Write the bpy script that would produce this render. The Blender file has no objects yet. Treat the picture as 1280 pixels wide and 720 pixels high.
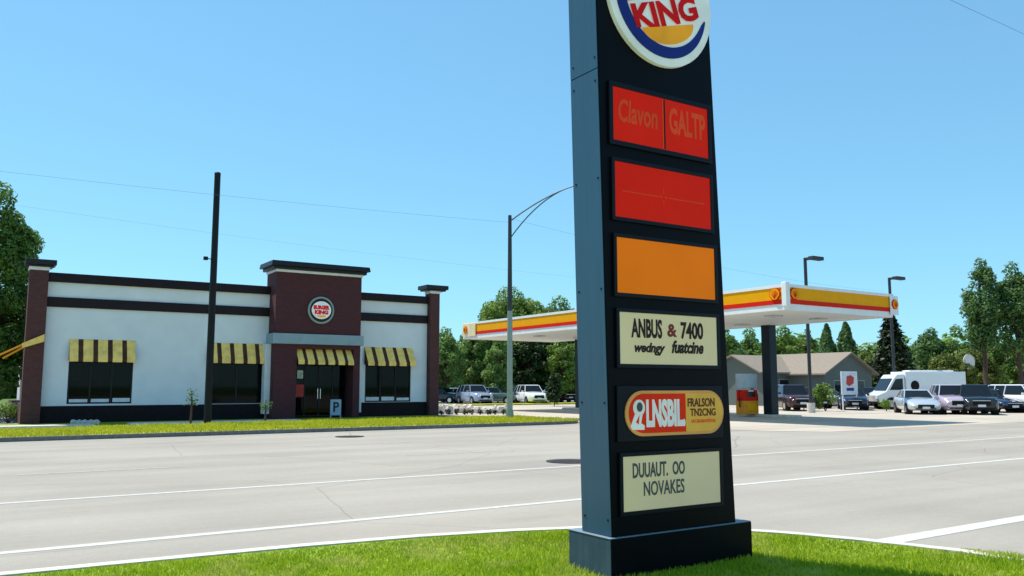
import bpy, math, random
import numpy as np
from mathutils import Vector, Matrix
random.seed(7); np.random.seed(7)
sc = bpy.context.scene; COL = sc.collection
R = math.radians
# ---------------------------------------------------------------- frame of the place
F = 1050.0; HZ = 122.0; CAMH = 1.65
PITCH = math.atan(HZ / F); cp, sp = math.cos(PITCH), math.sin(PITCH)
ANG = math.atan2(1057, 1620)                 # the road runs along S, the far side lies along T
S = (math.cos(ANG), math.sin(ANG)); T = (-S[1], S[0])
def W(s, t, z=0.0): return Vector((s*S[0]+t*T[0], s*S[1]+t*T[1], z))
def ST(x, y): return (x*S[0]+y*S[1], x*T[0]+y*T[1])
def at(u, v, z=0.0):                         # a spot on the ground of the place, in (s, t)
    x = u-640; y = 360-v
    d = (x, F*cp-y*sp, F*sp+y*cp); k = (z-CAMH)/d[2]
    return ST(d[0]*k, d[1]*k)

# ---------------------------------------------------------------- materials
MAT = {}
def srgb(h):
    h = h.lstrip('#'); c = [int(h[i:i+2], 16)/255 for i in (0, 2, 4)]
    return tuple(((x+.055)/1.055)**2.4 if x > .04045 else x/12.92 for x in c)
def new_mat(name):
    m = bpy.data.materials.new(name); m.use_nodes = True
    nt = m.node_tree; b = nt.nodes['Principled BSDF']; MAT[name] = m
    return m, nt, b
def N(nt, typ, **kw):
    n = nt.nodes.new(typ)
    for k, v in kw.items():
        if k in n.inputs: n.inputs[k].default_value = v
        else: setattr(n, k, v)
    return n
def mat(name, col, rough=.6, metal=0.0, var=.12, scale=3.0, bump=0.0, bscale=40.0, coat=0.0, detail=4, spec=.2, emit=0.0, stretch=None, var2=0, scale2=.4):
    m, nt, b = new_mat(name)
    tc = N(nt, 'ShaderNodeTexCoord'); mp = N(nt, 'ShaderNodeMapping')
    nt.links.new(tc.outputs['Object'], mp.inputs['Vector'])
    if stretch: mp.inputs['Scale'].default_value = stretch
    no = N(nt, 'ShaderNodeTexNoise', Scale=scale, Detail=detail); nt.links.new(mp.outputs[0], no.inputs['Vector'])
    mx = N(nt, 'ShaderNodeMix', data_type='RGBA')
    mr = N(nt, 'ShaderNodeMapRange'); mr.inputs[1].default_value = .3; mr.inputs[2].default_value = .7
    nt.links.new(no.outputs['Fac'], mr.inputs[0]); nt.links.new(mr.outputs[0], mx.inputs['Factor'])
    c = Vector(col[:3])
    mx.inputs[6].default_value = (*(c*(1-var)), 1); mx.inputs[7].default_value = (*(c*(1+var)), 1)
    out = mx.outputs[2]
    if var2:
        n2 = N(nt, 'ShaderNodeTexNoise', Scale=scale2, Detail=3); nt.links.new(tc.outputs['Object'], n2.inputs['Vector'])
        m2 = N(nt, 'ShaderNodeMapRange'); m2.inputs[1].default_value = .3; m2.inputs[2].default_value = .7
        m2.inputs[3].default_value = 1-var2; m2.inputs[4].default_value = 1+var2
        nt.links.new(n2.outputs['Fac'], m2.inputs[0])
        vm = N(nt, 'ShaderNodeVectorMath', operation='SCALE'); nt.links.new(out, vm.inputs[0]); nt.links.new(m2.outputs[0], vm.inputs['Scale'])
        out = vm.outputs[0]
    nt.links.new(out, b.inputs['Base Color'])
    if emit: nt.links.new(out, b.inputs['Emission Color']); b.inputs['Emission Strength'].default_value = emit
    b.inputs['Roughness'].default_value = rough; b.inputs['Metallic'].default_value = metal
    b.inputs['Coat Weight'].default_value = coat; b.inputs['Specular IOR Level'].default_value = spec
    if bump:
        bn = N(nt, 'ShaderNodeTexNoise', Scale=bscale, Detail=4); nt.links.new(tc.outputs['Object'], bn.inputs['Vector'])
        bp = N(nt, 'ShaderNodeBump', Strength=bump, Distance=.02); nt.links.new(bn.outputs['Fac'], bp.inputs['Height'])
        nt.links.new(bp.outputs[0], b.inputs['Normal'])
    return m
def brick(name, c1, c2, mortar, scale=1.0):
    m, nt, b = new_mat(name)
    tc = N(nt, 'ShaderNodeTexCoord'); sx = N(nt, 'ShaderNodeSeparateXYZ'); nt.links.new(tc.outputs['Object'], sx.inputs[0])
    ad = N(nt, 'ShaderNodeMath', operation='ADD'); nt.links.new(sx.outputs[0], ad.inputs[0]); nt.links.new(sx.outputs[1], ad.inputs[1])
    cb = N(nt, 'ShaderNodeCombineXYZ'); nt.links.new(ad.outputs[0], cb.inputs[0]); nt.links.new(sx.outputs[2], cb.inputs[1])
    br = N(nt, 'ShaderNodeTexBrick', Scale=1.0); br.inputs['Color1'].default_value = (*c1, 1); br.inputs['Color2'].default_value = (*c2, 1)
    br.inputs['Mortar'].default_value = (*mortar, 1); br.inputs['Brick Width'].default_value = .23; br.inputs['Row Height'].default_value = .075
    br.inputs['Mortar Size'].default_value = .008
    nt.links.new(cb.outputs[0], br.inputs['Vector']); nt.links.new(br.outputs['Color'], b.inputs['Base Color'])
    b.inputs['Roughness'].default_value = .85
    bp = N(nt, 'ShaderNodeBump', Strength=.5, Distance=.01); bp.invert = True
    nt.links.new(br.outputs['Fac'], bp.inputs['Height']); nt.links.new(bp.outputs[0], b.inputs['Normal'])
def leafmat(name, col, col2, trans=.35, nscale=1.2):
    m, nt, b = new_mat(name)
    tc = N(nt, 'ShaderNodeTexCoord'); no = N(nt, 'ShaderNodeTexNoise', Scale=nscale, Detail=3); nt.links.new(tc.outputs['Object'], no.inputs['Vector'])
    ge = N(nt, 'ShaderNodeNewGeometry')
    ad = N(nt, 'ShaderNodeMath', operation='ADD'); nt.links.new(no.outputs['Fac'], ad.inputs[0])
    ml = N(nt, 'ShaderNodeMath', operation='MULTIPLY'); ml.inputs[1].default_value = .5; nt.links.new(ge.outputs['Random Per Island'], ml.inputs[0])
    nt.links.new(ml.outputs[0], ad.inputs[1])
    mr = N(nt, 'ShaderNodeMapRange'); mr.inputs[1].default_value = .4; mr.inputs[2].default_value = 1.1; nt.links.new(ad.outputs[0], mr.inputs[0])
    mx = N(nt, 'ShaderNodeMix', data_type='RGBA'); nt.links.new(mr.outputs[0], mx.inputs['Factor'])
    mx.inputs[6].default_value = (*col, 1); mx.inputs[7].default_value = (*col2, 1)
    nt.links.new(mx.outputs[2], b.inputs['Base Color']); b.inputs['Roughness'].default_value = .55
    b.inputs['Specular IOR Level'].default_value = .3
    tr = N(nt, 'ShaderNodeBsdfTranslucent'); nt.links.new(mx.outputs[2], tr.inputs['Color'])
    ms = N(nt, 'ShaderNodeMixShader'); ms.inputs[0].default_value = trans
    nt.links.new(b.outputs[0], ms.inputs[1]); nt.links.new(tr.outputs[0], ms.inputs[2])
    nt.links.new(ms.outputs[0], nt.nodes['Material Output'].inputs['Surface'])
def glassmat(name, tint=.25, rough=.03):
    m, nt, b = new_mat(name)
    b.inputs['Base Color'].default_value = (.004, .005, .006, 1); b.inputs['Roughness'].default_value = rough; b.inputs['Specular IOR Level'].default_value = .3
    tr = N(nt, 'ShaderNodeBsdfTransparent'); tr.inputs[0].default_value = (tint*1.6, tint*1.7, tint*1.7, 1)
    ms = N(nt, 'ShaderNodeMixShader'); ms.inputs[0].default_value = .55
    nt.links.new(b.outputs[0], ms.inputs[1]); nt.links.new(tr.outputs[0], ms.inputs[2])
    nt.links.new(ms.outputs[0], nt.nodes['Material Output'].inputs['Surface'])

def road_mat(name, col, crack=.9):
    m, nt, b = new_mat(name)
    tc = N(nt, 'ShaderNodeTexCoord')
    def noise(scale, st=None, det=5):
        v = tc.outputs['Object']
        if st:
            mp = N(nt, 'ShaderNodeMapping'); mp.inputs['Scale'].default_value = st; nt.links.new(v, mp.inputs['Vector']); v = mp.outputs[0]
        n = N(nt, 'ShaderNodeTexNoise', Scale=scale, Detail=det); nt.links.new(v, n.inputs['Vector']); return n.outputs['Fac']
    def rng(x, a, b_, c, d):
        r = N(nt, 'ShaderNodeMapRange'); nt.links.new(x, r.inputs[0])
        for i, q in enumerate((a, b_, c, d)): r.inputs[i+1].default_value = q
        return r.outputs[0]
    def mul(a, b_):
        q = N(nt, 'ShaderNodeMath', operation='MULTIPLY'); nt.links.new(a, q.inputs[0]); nt.links.new(b_, q.inputs[1]); return q.outputs[0]
    k = mul(rng(noise(1.0, (.035, .8, 1)), .3, .7, .87, 1.08), rng(noise(.25), .3, .7, .90, 1.06))
    k = mul(k, rng(noise(1.6, (.25, 1, 1), 8), .60, .78, 1.0, .88))   # wheel-worn bands along the lanes, patches
    k = mul(k, rng(noise(60, None, 2), .3, .7, .9, 1.1))
    k = mul(k, rng(noise(9, None, 6), .25, .75, .96, 1.04))
    # thin sealed cracks
    nn = N(nt, 'ShaderNodeTexNoise', Scale=.6, Detail=4); nt.links.new(tc.outputs['Object'], nn.inputs['Vector'])
    mv = N(nt, 'ShaderNodeMix', data_type='RGBA'); mv.inputs['Factor'].default_value = .12
    nt.links.new(tc.outputs['Object'], mv.inputs[6]); nt.links.new(nn.outputs['Color'], mv.inputs[7])
    vo = N(nt, 'ShaderNodeTexVoronoi', Scale=.2, feature='DISTANCE_TO_EDGE'); nt.links.new(mv.outputs[2], vo.inputs['Vector'])
    k = mul(k, rng(vo.outputs['Distance'], .0008, .0032, 1-.25*crack, 1.0))
    vm = N(nt, 'ShaderNodeVectorMath', operation='SCALE'); vm.inputs[0].default_value = col; nt.links.new(k, vm.inputs['Scale'])
    nt.links.new(vm.outputs[0], b.inputs['Base Color']); b.inputs['Roughness'].default_value = .9; b.inputs['Specular IOR Level'].default_value = .25
    bn = N(nt, 'ShaderNodeTexNoise', Scale=90, Detail=3); nt.links.new(tc.outputs['Object'], bn.inputs['Vector'])
    bp = N(nt, 'ShaderNodeBump', Strength=.35, Distance=.01); nt.links.new(bn.outputs['Fac'], bp.inputs['Height']); nt.links.new(bp.outputs[0], b.inputs['Normal'])

road_mat('road', (.365, .327, .275)); road_mat('forecourt', (.50, .435, .355)); road_mat('lot', (.36, .325, .29))
mat('kerb_shaded', (.17, .165, .15), .9, var=.2, scale=6); mat('kerb', (.60, .57, .50), .9, var=.15, scale=6, bump=.2)  # far kerb gets a darker concrete, its face shade put into the colour
mat('paint_white', (.56, .53, .47), .85, var=.10, scale=12)
mat('soil', (.22, .30, .03), .95, var=.4, scale=14, bump=.4)
mat('turf', (.40, .42, .03), .9, var=.35, scale=5, bump=.9, bscale=25, var2=.25, scale2=.6)
mat('field', (.10, .16, .035), .95, var=.3, scale=.3)
mat('stucco', (.74, .76, .78), .85, var=.04, scale=1.5, bump=.25, bscale=30, var2=.04)
mat('dark_trim', (.014, .007, .009), .5, var=.2)
mat('base_panel', (.010, .006, .008), .7, var=.25, scale=6)
mat('lintel', (.27, .36, .41), .6, var=.06)
brick('maroon_brick', (.105, .030, .028), (.075, .022, .022), (.07, .035, .032))
brick('tower_brick', (.090, .019, .023), (.070, .015, .019), (.055, .02, .024))
mat('cornice', (.018, .018, .022), .4, var=.1)
mat('white_trim', (.75, .76, .78), .6, var=.05)
glassmat('shop_glass'); mat('frame_dark', (.018, .016, .017), .4)
mat('awn_gold', (.95, .62, .17), .75, var=.18, scale=4); mat('awn_brown', (.075, .03, .018), .75, var=.3, scale=5)
mat('interior', (.05, .04, .035), .8); mat('table_wood', (.25, .14, .07), .5); mat('blind', (.65, .7, .72), .7)
mat('pane_poster', (.55, .62, .55), .7, var=.5, scale=9); mat('poster_red', (.5, .05, .04), .5); mat('roofing', (.3, .3, .3), .9)
mat('pole_black', (.008, .009, .011), .5); mat('galv', (.27, .33, .31), .45, metal=.35, var=.1); mat('galv_dark', (.05, .055, .06), .5, metal=.3)
mat('wire', (.12, .14, .16), .6)
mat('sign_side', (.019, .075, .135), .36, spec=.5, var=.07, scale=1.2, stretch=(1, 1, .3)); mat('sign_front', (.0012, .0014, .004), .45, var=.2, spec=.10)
mat('sign_frame', (.004, .007, .014), .4, spec=.15); mat('seam', (.004, .006, .008), .7)
mat('block_side', (.048, .085, .11), .6, var=.12, scale=5); mat('block_top', (.20, .25, .30), .5, var=.1)
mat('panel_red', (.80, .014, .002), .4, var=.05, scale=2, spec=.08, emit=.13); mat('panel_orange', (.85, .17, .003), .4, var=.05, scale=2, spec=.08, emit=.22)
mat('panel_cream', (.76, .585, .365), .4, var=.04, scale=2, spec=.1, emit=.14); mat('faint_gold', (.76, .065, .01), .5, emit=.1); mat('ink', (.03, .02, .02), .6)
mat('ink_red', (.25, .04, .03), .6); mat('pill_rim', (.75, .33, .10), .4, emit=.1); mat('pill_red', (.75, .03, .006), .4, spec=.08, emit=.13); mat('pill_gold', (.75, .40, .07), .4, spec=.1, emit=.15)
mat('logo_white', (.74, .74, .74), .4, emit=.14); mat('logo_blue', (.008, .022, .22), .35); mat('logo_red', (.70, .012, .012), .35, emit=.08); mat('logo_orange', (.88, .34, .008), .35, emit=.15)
mat('ink_grey', (.10, .11, .12), .6); mat('ink_brown', (.16, .05, .03), .6)
mat('can_white', (.80, .80, .78), .5, var=.04); mat('can_yellow', (.86, .37, .003), .5, var=.04, spec=.08); mat('can_red', (.70, .018, .008), .5, var=.04, spec=.08)
mat('can_under', (.70, .71, .68), .6, var=.04, scale=1); mat('pillar_dark', (.010, .018, .028), .4)
mat('pump_orange', (.75, .28, .02), .4); mat('pump_grey', (.45, .52, .58), .35); mat('rubber', (.012, .012, .012), .8); mat('screen', (.02, .03, .03), .2)
mat('roof_shingle', (.27, .225, .175), .9, var=.15, scale=8); mat('house_trim', (.30, .32, .31), .7); mat('siding', (.13, .15, .135), .8, var=.06, stretch=(1, 1, 12))
mat('rock', (.62, .55, .50), .9, var=.2, scale=5, bump=.5, bscale=12); mat('bark', (.09, .06, .045), .95, var=.3, scale=8, bump=.6)
mat('iron', (.035, .03, .028), .8, var=.3, scale=20)
mat('sign_blue', (.25, .38, .48), .5)
mat('car_glass', (.012, .016, .02), .06, var=0.1, coat=.3); mat('chrome', (.6, .6, .62), .2, metal=.9); mat('lamp_clear', (.75, .78, .8), .15); mat('tail_red', (.4, .01, .01), .2)
for n, c in dict(silver=(.55, .60, .64), white=(.8, .8, .8), maroon=(.05, .012, .015), black=(.008, .009, .012), navy=(.014, .02, .05), lilac=(.55, .45, .52), green=(.10, .16, .13), bluegrey=(.35, .40, .52)).items():
    mat('coat_'+n, c, .3, metal=.0 if n in ('white', 'black') else .3, var=.02, coat=1.0)
leafmat('leaf_dark', (.045, .105, .02), (.20, .33, .06), .45); leafmat('leaf_mid', (.075, .16, .04), (.28, .42, .10), .45)
leafmat('leaf_light', (.10, .18, .03), (.28, .40, .07), .4); leafmat('leaf_needle', (.010, .020, .008), (.035, .050, .014), .1)
leafmat('leaf_poplar', (.055, .12, .035), (.19, .31, .085), .4); leafmat('leaf_olive', (.07, .11, .018), (.22, .25, .045), .4); leafmat('leaf_shade', (.012, .03, .008), (.035, .075, .014))  # the last is the deepest green, for dark trees and shrubs
leafmat('blade', (.25, .38, .005), (.50, .60, .035), .4, 1.1); nt_ = MAT['blade'].node_tree; pr_ = nt_.nodes['Principled BSDF']; src_ = pr_.inputs['Base Color'].links[0].from_socket
tc_ = N(nt_, 'ShaderNodeTexCoord'); n_ = N(nt_, 'ShaderNodeTexNoise', Scale=1.7, Detail=4); nt_.links.new(tc_.outputs['Object'], n_.inputs['Vector'])
r_ = N(nt_, 'ShaderNodeMapRange'); r_.inputs[1].default_value = .50; r_.inputs[2].default_value = .72; r_.inputs[4].default_value = .75; nt_.links.new(n_.outputs['Fac'], r_.inputs[0])
m_ = N(nt_, 'ShaderNodeMix', data_type='RGBA'); m_.inputs[7].default_value = (.62, .58, .16, 1); nt_.links.new(r_.outputs[0], m_.inputs['Factor']); nt_.links.new(src_, m_.inputs[6])
for l_ in list(nt_.links):
    if l_.from_socket == src_ and l_.to_node != m_: t_ = l_.to_socket; nt_.links.remove(l_); nt_.links.new(m_.outputs[2], t_)
leafmat('verge_blade', (.38, .40, .012), (.56, .56, .05), .35, .8)

# ---------------------------------------------------------------- mesh builder
class MB:
    def __init__(self, default=None): self.v = []; self.f = []; self.m = []; self.mats = []; self.cur = 0; self.use(default) if default else None
    def use(self, m):
        if m not in self.mats: self.mats.append(m)
        self.cur = self.mats.index(m); return self
    def add(self, vs, fs):
        o = len(self.v); self.v += [tuple(p) for p in vs]
        for f in fs: self.f.append([i+o for i in f]); self.m.append(self.cur)
        return self
    def box(self, x0, x1, y0, y1, z0, z1, inset=0.0):
        i = inset
        vs = [(x0, y0, z0), (x1, y0, z0), (x1, y1, z0), (x0, y1, z0), (x0+i, y0+i, z1), (x1-i, y0+i, z1), (x1-i, y1-i, z1), (x0+i, y1-i, z1)]
        return self.add(vs, [(0, 3, 2, 1), (4, 5, 6, 7), (0, 1, 5, 4), (1, 2, 6, 5), (2, 3, 7, 6), (3, 0, 4, 7)])
    def hexa(self, b4, t4): return self.add(list(b4)+list(t4), [(0, 3, 2, 1), (4, 5, 6, 7), (0, 1, 5, 4), (1, 2, 6, 5), (2, 3, 7, 6), (3, 0, 4, 7)])
    def tube(self, pts, rads, n=8):
        pts = [Vector(p) for p in pts]; o = len(self.v); k = len(pts)
        for i, p in enumerate(pts):
            d = (pts[min(i+1, k-1)]-pts[max(i-1, 0)]).normalized()
            a = d.cross(Vector((0, 0, 1)) if abs(d.z) < .95 else Vector((1, 0, 0))).normalized(); b = d.cross(a)
            r = rads[i] if hasattr(rads, '__len__') else rads
            for j in range(n):
                q = 2*math.pi*j/n; self.v.append(tuple(p+a*r*math.cos(q)+b*r*math.sin(q)))
        for i in range(k-1):
            for j in range(n):
                self.f.append([o+i*n+j, o+i*n+(j+1) % n, o+(i+1)*n+(j+1) % n, o+(i+1)*n+j]); self.m.append(self.cur)
        self.f.append([o+j for j in range(n)][::-1]); self.m.append(self.cur)
        self.f.append([o+(k-1)*n+j for j in range(n)]); self.m.append(self.cur)
        return self
    def disc_y(self, cx, cz, y0, y1, rx, rz, n=32, a0=0, a1=360):       # prism with a round outline in the x-z plane, from y0 (front) back to y1
        vs = []; full = abs(a1-a0) >= 360
        pts = [(cx+rx*math.cos(R(a0+(a1-a0)*i/n)), cz+rz*math.sin(R(a0+(a1-a0)*i/n))) for i in range(n if full else n+1)]
        return self.prism_y(pts, y0, y1)
    def prism_y(self, pts, y0, y1):
        n = len(pts); vs = [(x, y0, z) for x, z in pts]+[(x, y1, z) for x, z in pts]
        return self.add(vs, [list(range(n)), list(range(2*n-1, n-1, -1))]+[(i, i+n, (i+1) % n+n, (i+1) % n) for i in range(n)])
    def prism_z(self, pts, z0, z1):
        n = len(pts); vs = [(x, y, z0) for x, y in pts]+[(x, y, z1) for x, y in pts]
        return self.add(vs, [list(range(n))[::-1], list(range(n, 2*n))]+[(i, (i+1) % n, (i+1) % n+n, i+n) for i in range(n)])
    def ball(self, c, r, n=10, m=6, jit=0.0, rnd=random):
        vs = [(c[0], c[1], c[2]-r[2])]; fs = []
        for i in range(1, m):
            a = -math.pi/2+math.pi*i/m
            for j in range(n):
                b = 2*math.pi*j/n; k = 1+jit*(rnd.random()-.5)
                vs.append((c[0]+r[0]*k*math.cos(a)*math.cos(b), c[1]+r[1]*k*math.cos(a)*math.sin(b), c[2]+r[2]*k*math.sin(a)))
        vs.append((c[0], c[1], c[2]+r[2]))
        for j in range(n): fs.append((0, 1+(j+1) % n, 1+j)); fs.append((len(vs)-1, len(vs)-1-n+j, len(vs)-1-n+(j+1) % n))
        for i in range(m-2):
            for j in range(n): fs.append((1+i*n+j, 1+i*n+(j+1) % n, 1+(i+1)*n+(j+1) % n, 1+(i+1)*n+j))
        return self.add(vs, fs)
    def text(self, body, x0, x1, z0, z1, y, depth=.004, shear=0.0, bold=0.0):    # lettering standing in the x-z plane, filled into its box
        cu = bpy.data.curves.new('lettering', 'FONT'); cu.body = body; cu.extrude = .02; cu.align_x = 'LEFT'; cu.resolution_u = 3; cu.shear = shear; cu.offset = bold
        o = bpy.data.objects.new('lettering', cu); COL.objects.link(o); bpy.context.view_layer.update()
        me = bpy.data.meshes.new_from_object(o.evaluated_get(bpy.context.evaluated_depsgraph_get()))
        P = [v.co.copy() for v in me.vertices]
        if P:
            a, b = min(p.x for p in P), max(p.x for p in P); c, d = min(p.y for p in P), max(p.y for p in P)
            vs = [(x0+(p.x-a)/(b-a)*(x1-x0), y+(0 if p.z < 0 else -depth), z0+(p.y-c)/(d-c)*(z1-z0)) for p in P]
            self.add(vs, [list(f.vertices) for f in me.polygons])
        bpy.data.objects.remove(o); bpy.data.curves.remove(cu); bpy.data.meshes.remove(me)
        return self
    def build(self, name, parent=None, org=None, smooth=False, bevel=0.0, rot=0.0, loc=None):
        me = bpy.data.meshes.new(name)
        o3 = org or (parent['_o'] if parent is not None and '_o' in parent else (0, 0, 0))
        me.from_pydata([(p[0]-o3[0], p[1]-o3[1], p[2]-o3[2]) for p in self.v], [], self.f)
        for m in self.mats: me.materials.append(MAT[m])
        me.polygons.foreach_set('material_index', self.m)
        if smooth: me.polygons.foreach_set('use_smooth', [True]*len(self.f))
        me.update()
        ob = bpy.data.objects.new(name, me); COL.objects.link(ob)
        if parent is not None: ob.parent = parent
        else: ob.location = loc if loc is not None else W(o3[0], o3[1], o3[2]); ob.rotation_euler.z = rot
        if bevel:
            b = ob.modifiers.new('bevel', 'BEVEL'); b.width = bevel; b.segments = 2; b.limit_method = 'ANGLE'
        return ob
def boxes(name, m, parent, lst, bevel=0.0):
    for bx in lst: MB(m).box(*bx).build(name, parent, bevel=bevel)
def tag(o, label=None, cat=None, group=None, kind=None):
    if label: o['label'] = label
    if cat: o['category'] = cat
    if group: o['group'] = group
    if kind: o['kind'] = kind
    return o
def thing(name, s, t, label, cat, group=None, z=0.0, rot=ANG, local=False):
    o = bpy.data.objects.new(name, None); COL.objects.link(o); o.empty_display_size = .3
    o.location = W(s, t, z); o.rotation_euler.z = rot
    if not local: o['_o'] = (s, t, z)         # parts are then given in (s, t, z) of the place
    return tag(o, label, cat, group)
def copy_tree(src, loc, rz, label=None, scale=None):
    r = src.copy(); COL.objects.link(r); r.location = loc; r.rotation_euler.z = rz
    if label: r['label'] = label
    if scale: r.scale = scale
    def rec(a, b):
        for ch in list(a.children):
            c = ch.copy(); COL.objects.link(c); c.parent = b; rec(ch, c)
    rec(src, r); return r
def structure(name, mb): o = mb.build(name, org=(0, 0, 0), rot=ANG); o['kind'] = 'structure'; return o

# ---------------------------------------------------------------- ground, road, islands
def sheet(name, m, pts, z):
    b = MB(m); b.add([(x, y, z) for x, y in pts], [list(range(len(pts)))]); return structure(name, b)
sheet('ground', 'field', [(-900, -900), (900, -900), (900, 900), (-900, 900)], -.02)
sheet('road', 'road', [(-200, -60), (260, -60), (260, 30.2), (-200, 30.2)], 0)
sheet('forecourt', 'forecourt', [(26.2, 19.3), (34, 19.6), (60, 19.9), (120, 20.1), (120, 62), (24.0, 62), (24.0, 25.5), (24.6, 21)], .006)
sheet('parking_lot', 'lot', [(-30, 30.2), (24.0, 30.2), (24.0, 62), (60, 62), (60, 84), (-30, 84)], .004)
# near lawn, with its kerb curving round the corner
near = [(-60, 8.5), (-8, 8.46), (.4, 8.42), (2.9, 8.28), (4.1, 8.12), (5.1, 7.88), (5.9, 7.58), (6.6, 7.15), (7.1, 6.72), (7.5, 6.15), (7.85, 5.4), (8.1, 4.6), (8.25, 3.6), (8.35, 2), (8.4, -40)]
def offset(pl, d):
    out = []
    for i, p in enumerate(pl):
        a = Vector(pl[max(i-1, 0)]); b = Vector(pl[min(i+1, len(pl)-1)]); t = (b-a).normalized(); out.append((p[0]+t.y*d, p[1]-t.x*d))
    return out
inner = offset(near, .20)
k = MB('kerb'); n = len(near)
vs = [(x, y, -.01) for x, y in near]+[(x, y, .105) for x, y in offset(near, .02)]+[(x, y, .112) for x, y in inner]+[(x, y, -.01) for x, y in inner]
k.add(vs, [(i+r*n, i+1+r*n, i+1+(r+1)*n, i+(r+1)*n) for r in range(3) for i in range(n-1)]); structure('near_kerb', k)
g = MB('paint_white'); gut = offset(near, -.28)
g2 = MB('kerb'); g2.add([(x, y, .004) for x, y in gut]+[(x, y, .004) for x, y in near], [(i, i+1, i+1+n, i+n) for i in range(n-1)]); structure('gutter', g2)
ip = np.array(inner)
def lawn_z(s_, t_):
    d = np.minimum(np.interp(s_, ip[:12, 0], ip[:12, 1])-t_, 8.2-s_); q = np.clip(d/1.1, 0, 1); return .098-.075*q*q*(3-2*q)
cols = [-60, -40, -25, -16]+[-10+.3*i for i in range(61)]+[8.12]; V_ = []
for s_ in cols:
    lim = float(np.interp(s_, ip[:12, 0], ip[:12, 1]))
    for d_ in (0, .15, .3, .45, .6, .75, .9, 1.1, 1.6, 3, 6, 12, 40): V_.append((s_, lim-d_, float(lawn_z(s_, lim-d_))))
lb = MB('soil'); lb.add(V_, [(a*13+b, a*13+b+1, (a+1)*13+b+1, (a+1)*13+b) for a in range(len(cols)-1) for b in range(12)]); structure('near_lawn', lb)
# far verge
def verge_edge():
    f = [(-60, 29.1), (18, 29.15), (21.5, 29.25), (22.6, 29.6), (23.3, 30.3), (23.6, 31.3), (23.6, 34.2), (23.3, 35.0), (22.5, 35.4)]
    bk = [(15, 35.6), (10, 35.4), (4, 34.6), (-3, 34.2), (-60, 34.0)]
    return f+bk
ve = verge_edge(); k = MB('kerb_shaded')
fr = ve[:9]; ins = [(x-(.16 if x > 22.5 else 0), y+(.16 if y < 33 else -.1)) for x, y in fr]; n = len(fr)
vs = [(x, y, -.01) for x, y in fr]+[(x, y, .13) for x, y in fr]+[(x, y, .135) for x, y in ins]
k.add(vs, [(i, i+1, i+1+n, i+n) for i in range(n-1)]+[(i+n, i+1+n, i+1+2*n, i+2*n) for i in range(n-1)]); structure('far_kerb', k)
tv = MB('turf'); pl = ins+ve[9:]; tv.add([(x, y, .13) for x, y in pl], [list(range(len(pl)))]); structure('grass_verge', tv)
# footpath in front of the restaurant
structure('footpath', MB('kerb').box(-30, 4.6, 37.6, 38.6, .003, .10)); structure('footpath', MB('kerb').box(6.0, 13.2, 37.9, 38.9, .003, .10))
bd = MB('soil'); bd.box(-8, 21.5, 39.2, 41, .003, .06); structure('planting_bed', bd)
def stripe(nm, s0, s1, t0, w, m='paint_white', z=.006, label=None, skew=0.0):
    b = MB(m); k = max(2, int((s1-s0)/2)); top = []; bot = []
    for i in range(k+1):
        s = s0+(s1-s0)*i/k; top.append((s, t0+w/2+random.uniform(-.012, .012)+skew*(s-s0), z)); bot.append((s, t0-w/2+random.uniform(-.012, .012)+skew*(s-s0), z))
    lowb = [(x, y-.004, .0005) for x, y, _ in bot]; lowt = [(x, y+.004, .0005) for x, y, _ in top]; m2 = 2*k+2
    b.add(bot+top+lowb+lowt, [(i, i+1, i+k+2, i+k+1) for i in range(k)]+[(m2+i, m2+i+1, i+1, i) for i in range(k)]+[(k+1+i, k+2+i, m2+k+2+i, m2+k+1+i) for i in range(k)]); return structure(nm, b)
stripe('lane_line', -120, 200, 14.05, .13); stripe('lane_line', -120, 200, 9.93, .14); stripe('stop_line', 8.35, 60, 5.52, .24)
mat('paint_worn', (.42, .40, .36), .85, var=.12, scale=8)
for s0 in (-15, -7, 1, 9, 17): stripe('lane_dash', s0, s0+3, 18.3, .1, 'paint_worn')
for s0 in (-12, -2, 8): stripe('lane_dash', s0, s0+3.2, 22.6, .1, 'paint_worn')
stripe('lane_line', -120, 22, 28.5, .1, 'paint_worn')

def blades(name, s0, s1, t0, t1, n, test, h0, z, wd, mname, label, falloff=None):
    rs = np.random.RandomState(3)
    s = rs.uniform(s0, s1, n); t = rs.uniform(t0, t1, n); ok = test(s, t); s = s[ok]; t = t[ok]; n = len(s)
    patch = np.sin(s*2.1+np.sin(t*1.7)*2)*np.cos(t*2.6+s*.6)*.5+.5
    h = h0*(.5+.8*rs.rand(n))*(.65+.6*patch)
    if name == 'lawn_grass': h *= .30+.70*np.clip((np.interp(s, ip[:12, 0], ip[:12, 1])-t)/.35, 0, 1)
    a = rs.uniform(0, 2*np.pi, n); ln = rs.uniform(.1, .75, n)*h; b = rs.uniform(0, 2*np.pi, n)
    w = wd*(.6+.8*rs.rand(n))
    dx, dy = np.cos(a)*w/2, np.sin(a)*w/2; lx, ly = np.cos(b)*ln, np.sin(b)*ln
    z = lawn_z(s, t)-.004 if name == 'lawn_grass' else np.full(n, z)
    V = np.empty((n, 5, 3))
    V[:, 0] = np.c_[s-dx, t-dy, z]; V[:, 1] = np.c_[s+dx, t+dy, z]
    V[:, 2] = np.c_[s+dx*.7+lx*.35, t+dy*.7+ly*.35, z+h*.6]; V[:, 3] = np.c_[s-dx*.7+lx*.35, t-dy*.7+ly*.35, z+h*.6]; V[:, 4] = np.c_[s+lx, t+ly, z+h]
    i = np.arange(n)*5
    loops = np.c_[i, i+1, i+2, i+3, i+3, i+2, i+4].ravel(); starts = (np.arange(n)[:, None]*7+np.array([0, 4])).ravel(); tot = np.tile([4, 3], n)
    return raw(name, V.reshape(-1, 3), loops, starts, tot, mname)
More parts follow.
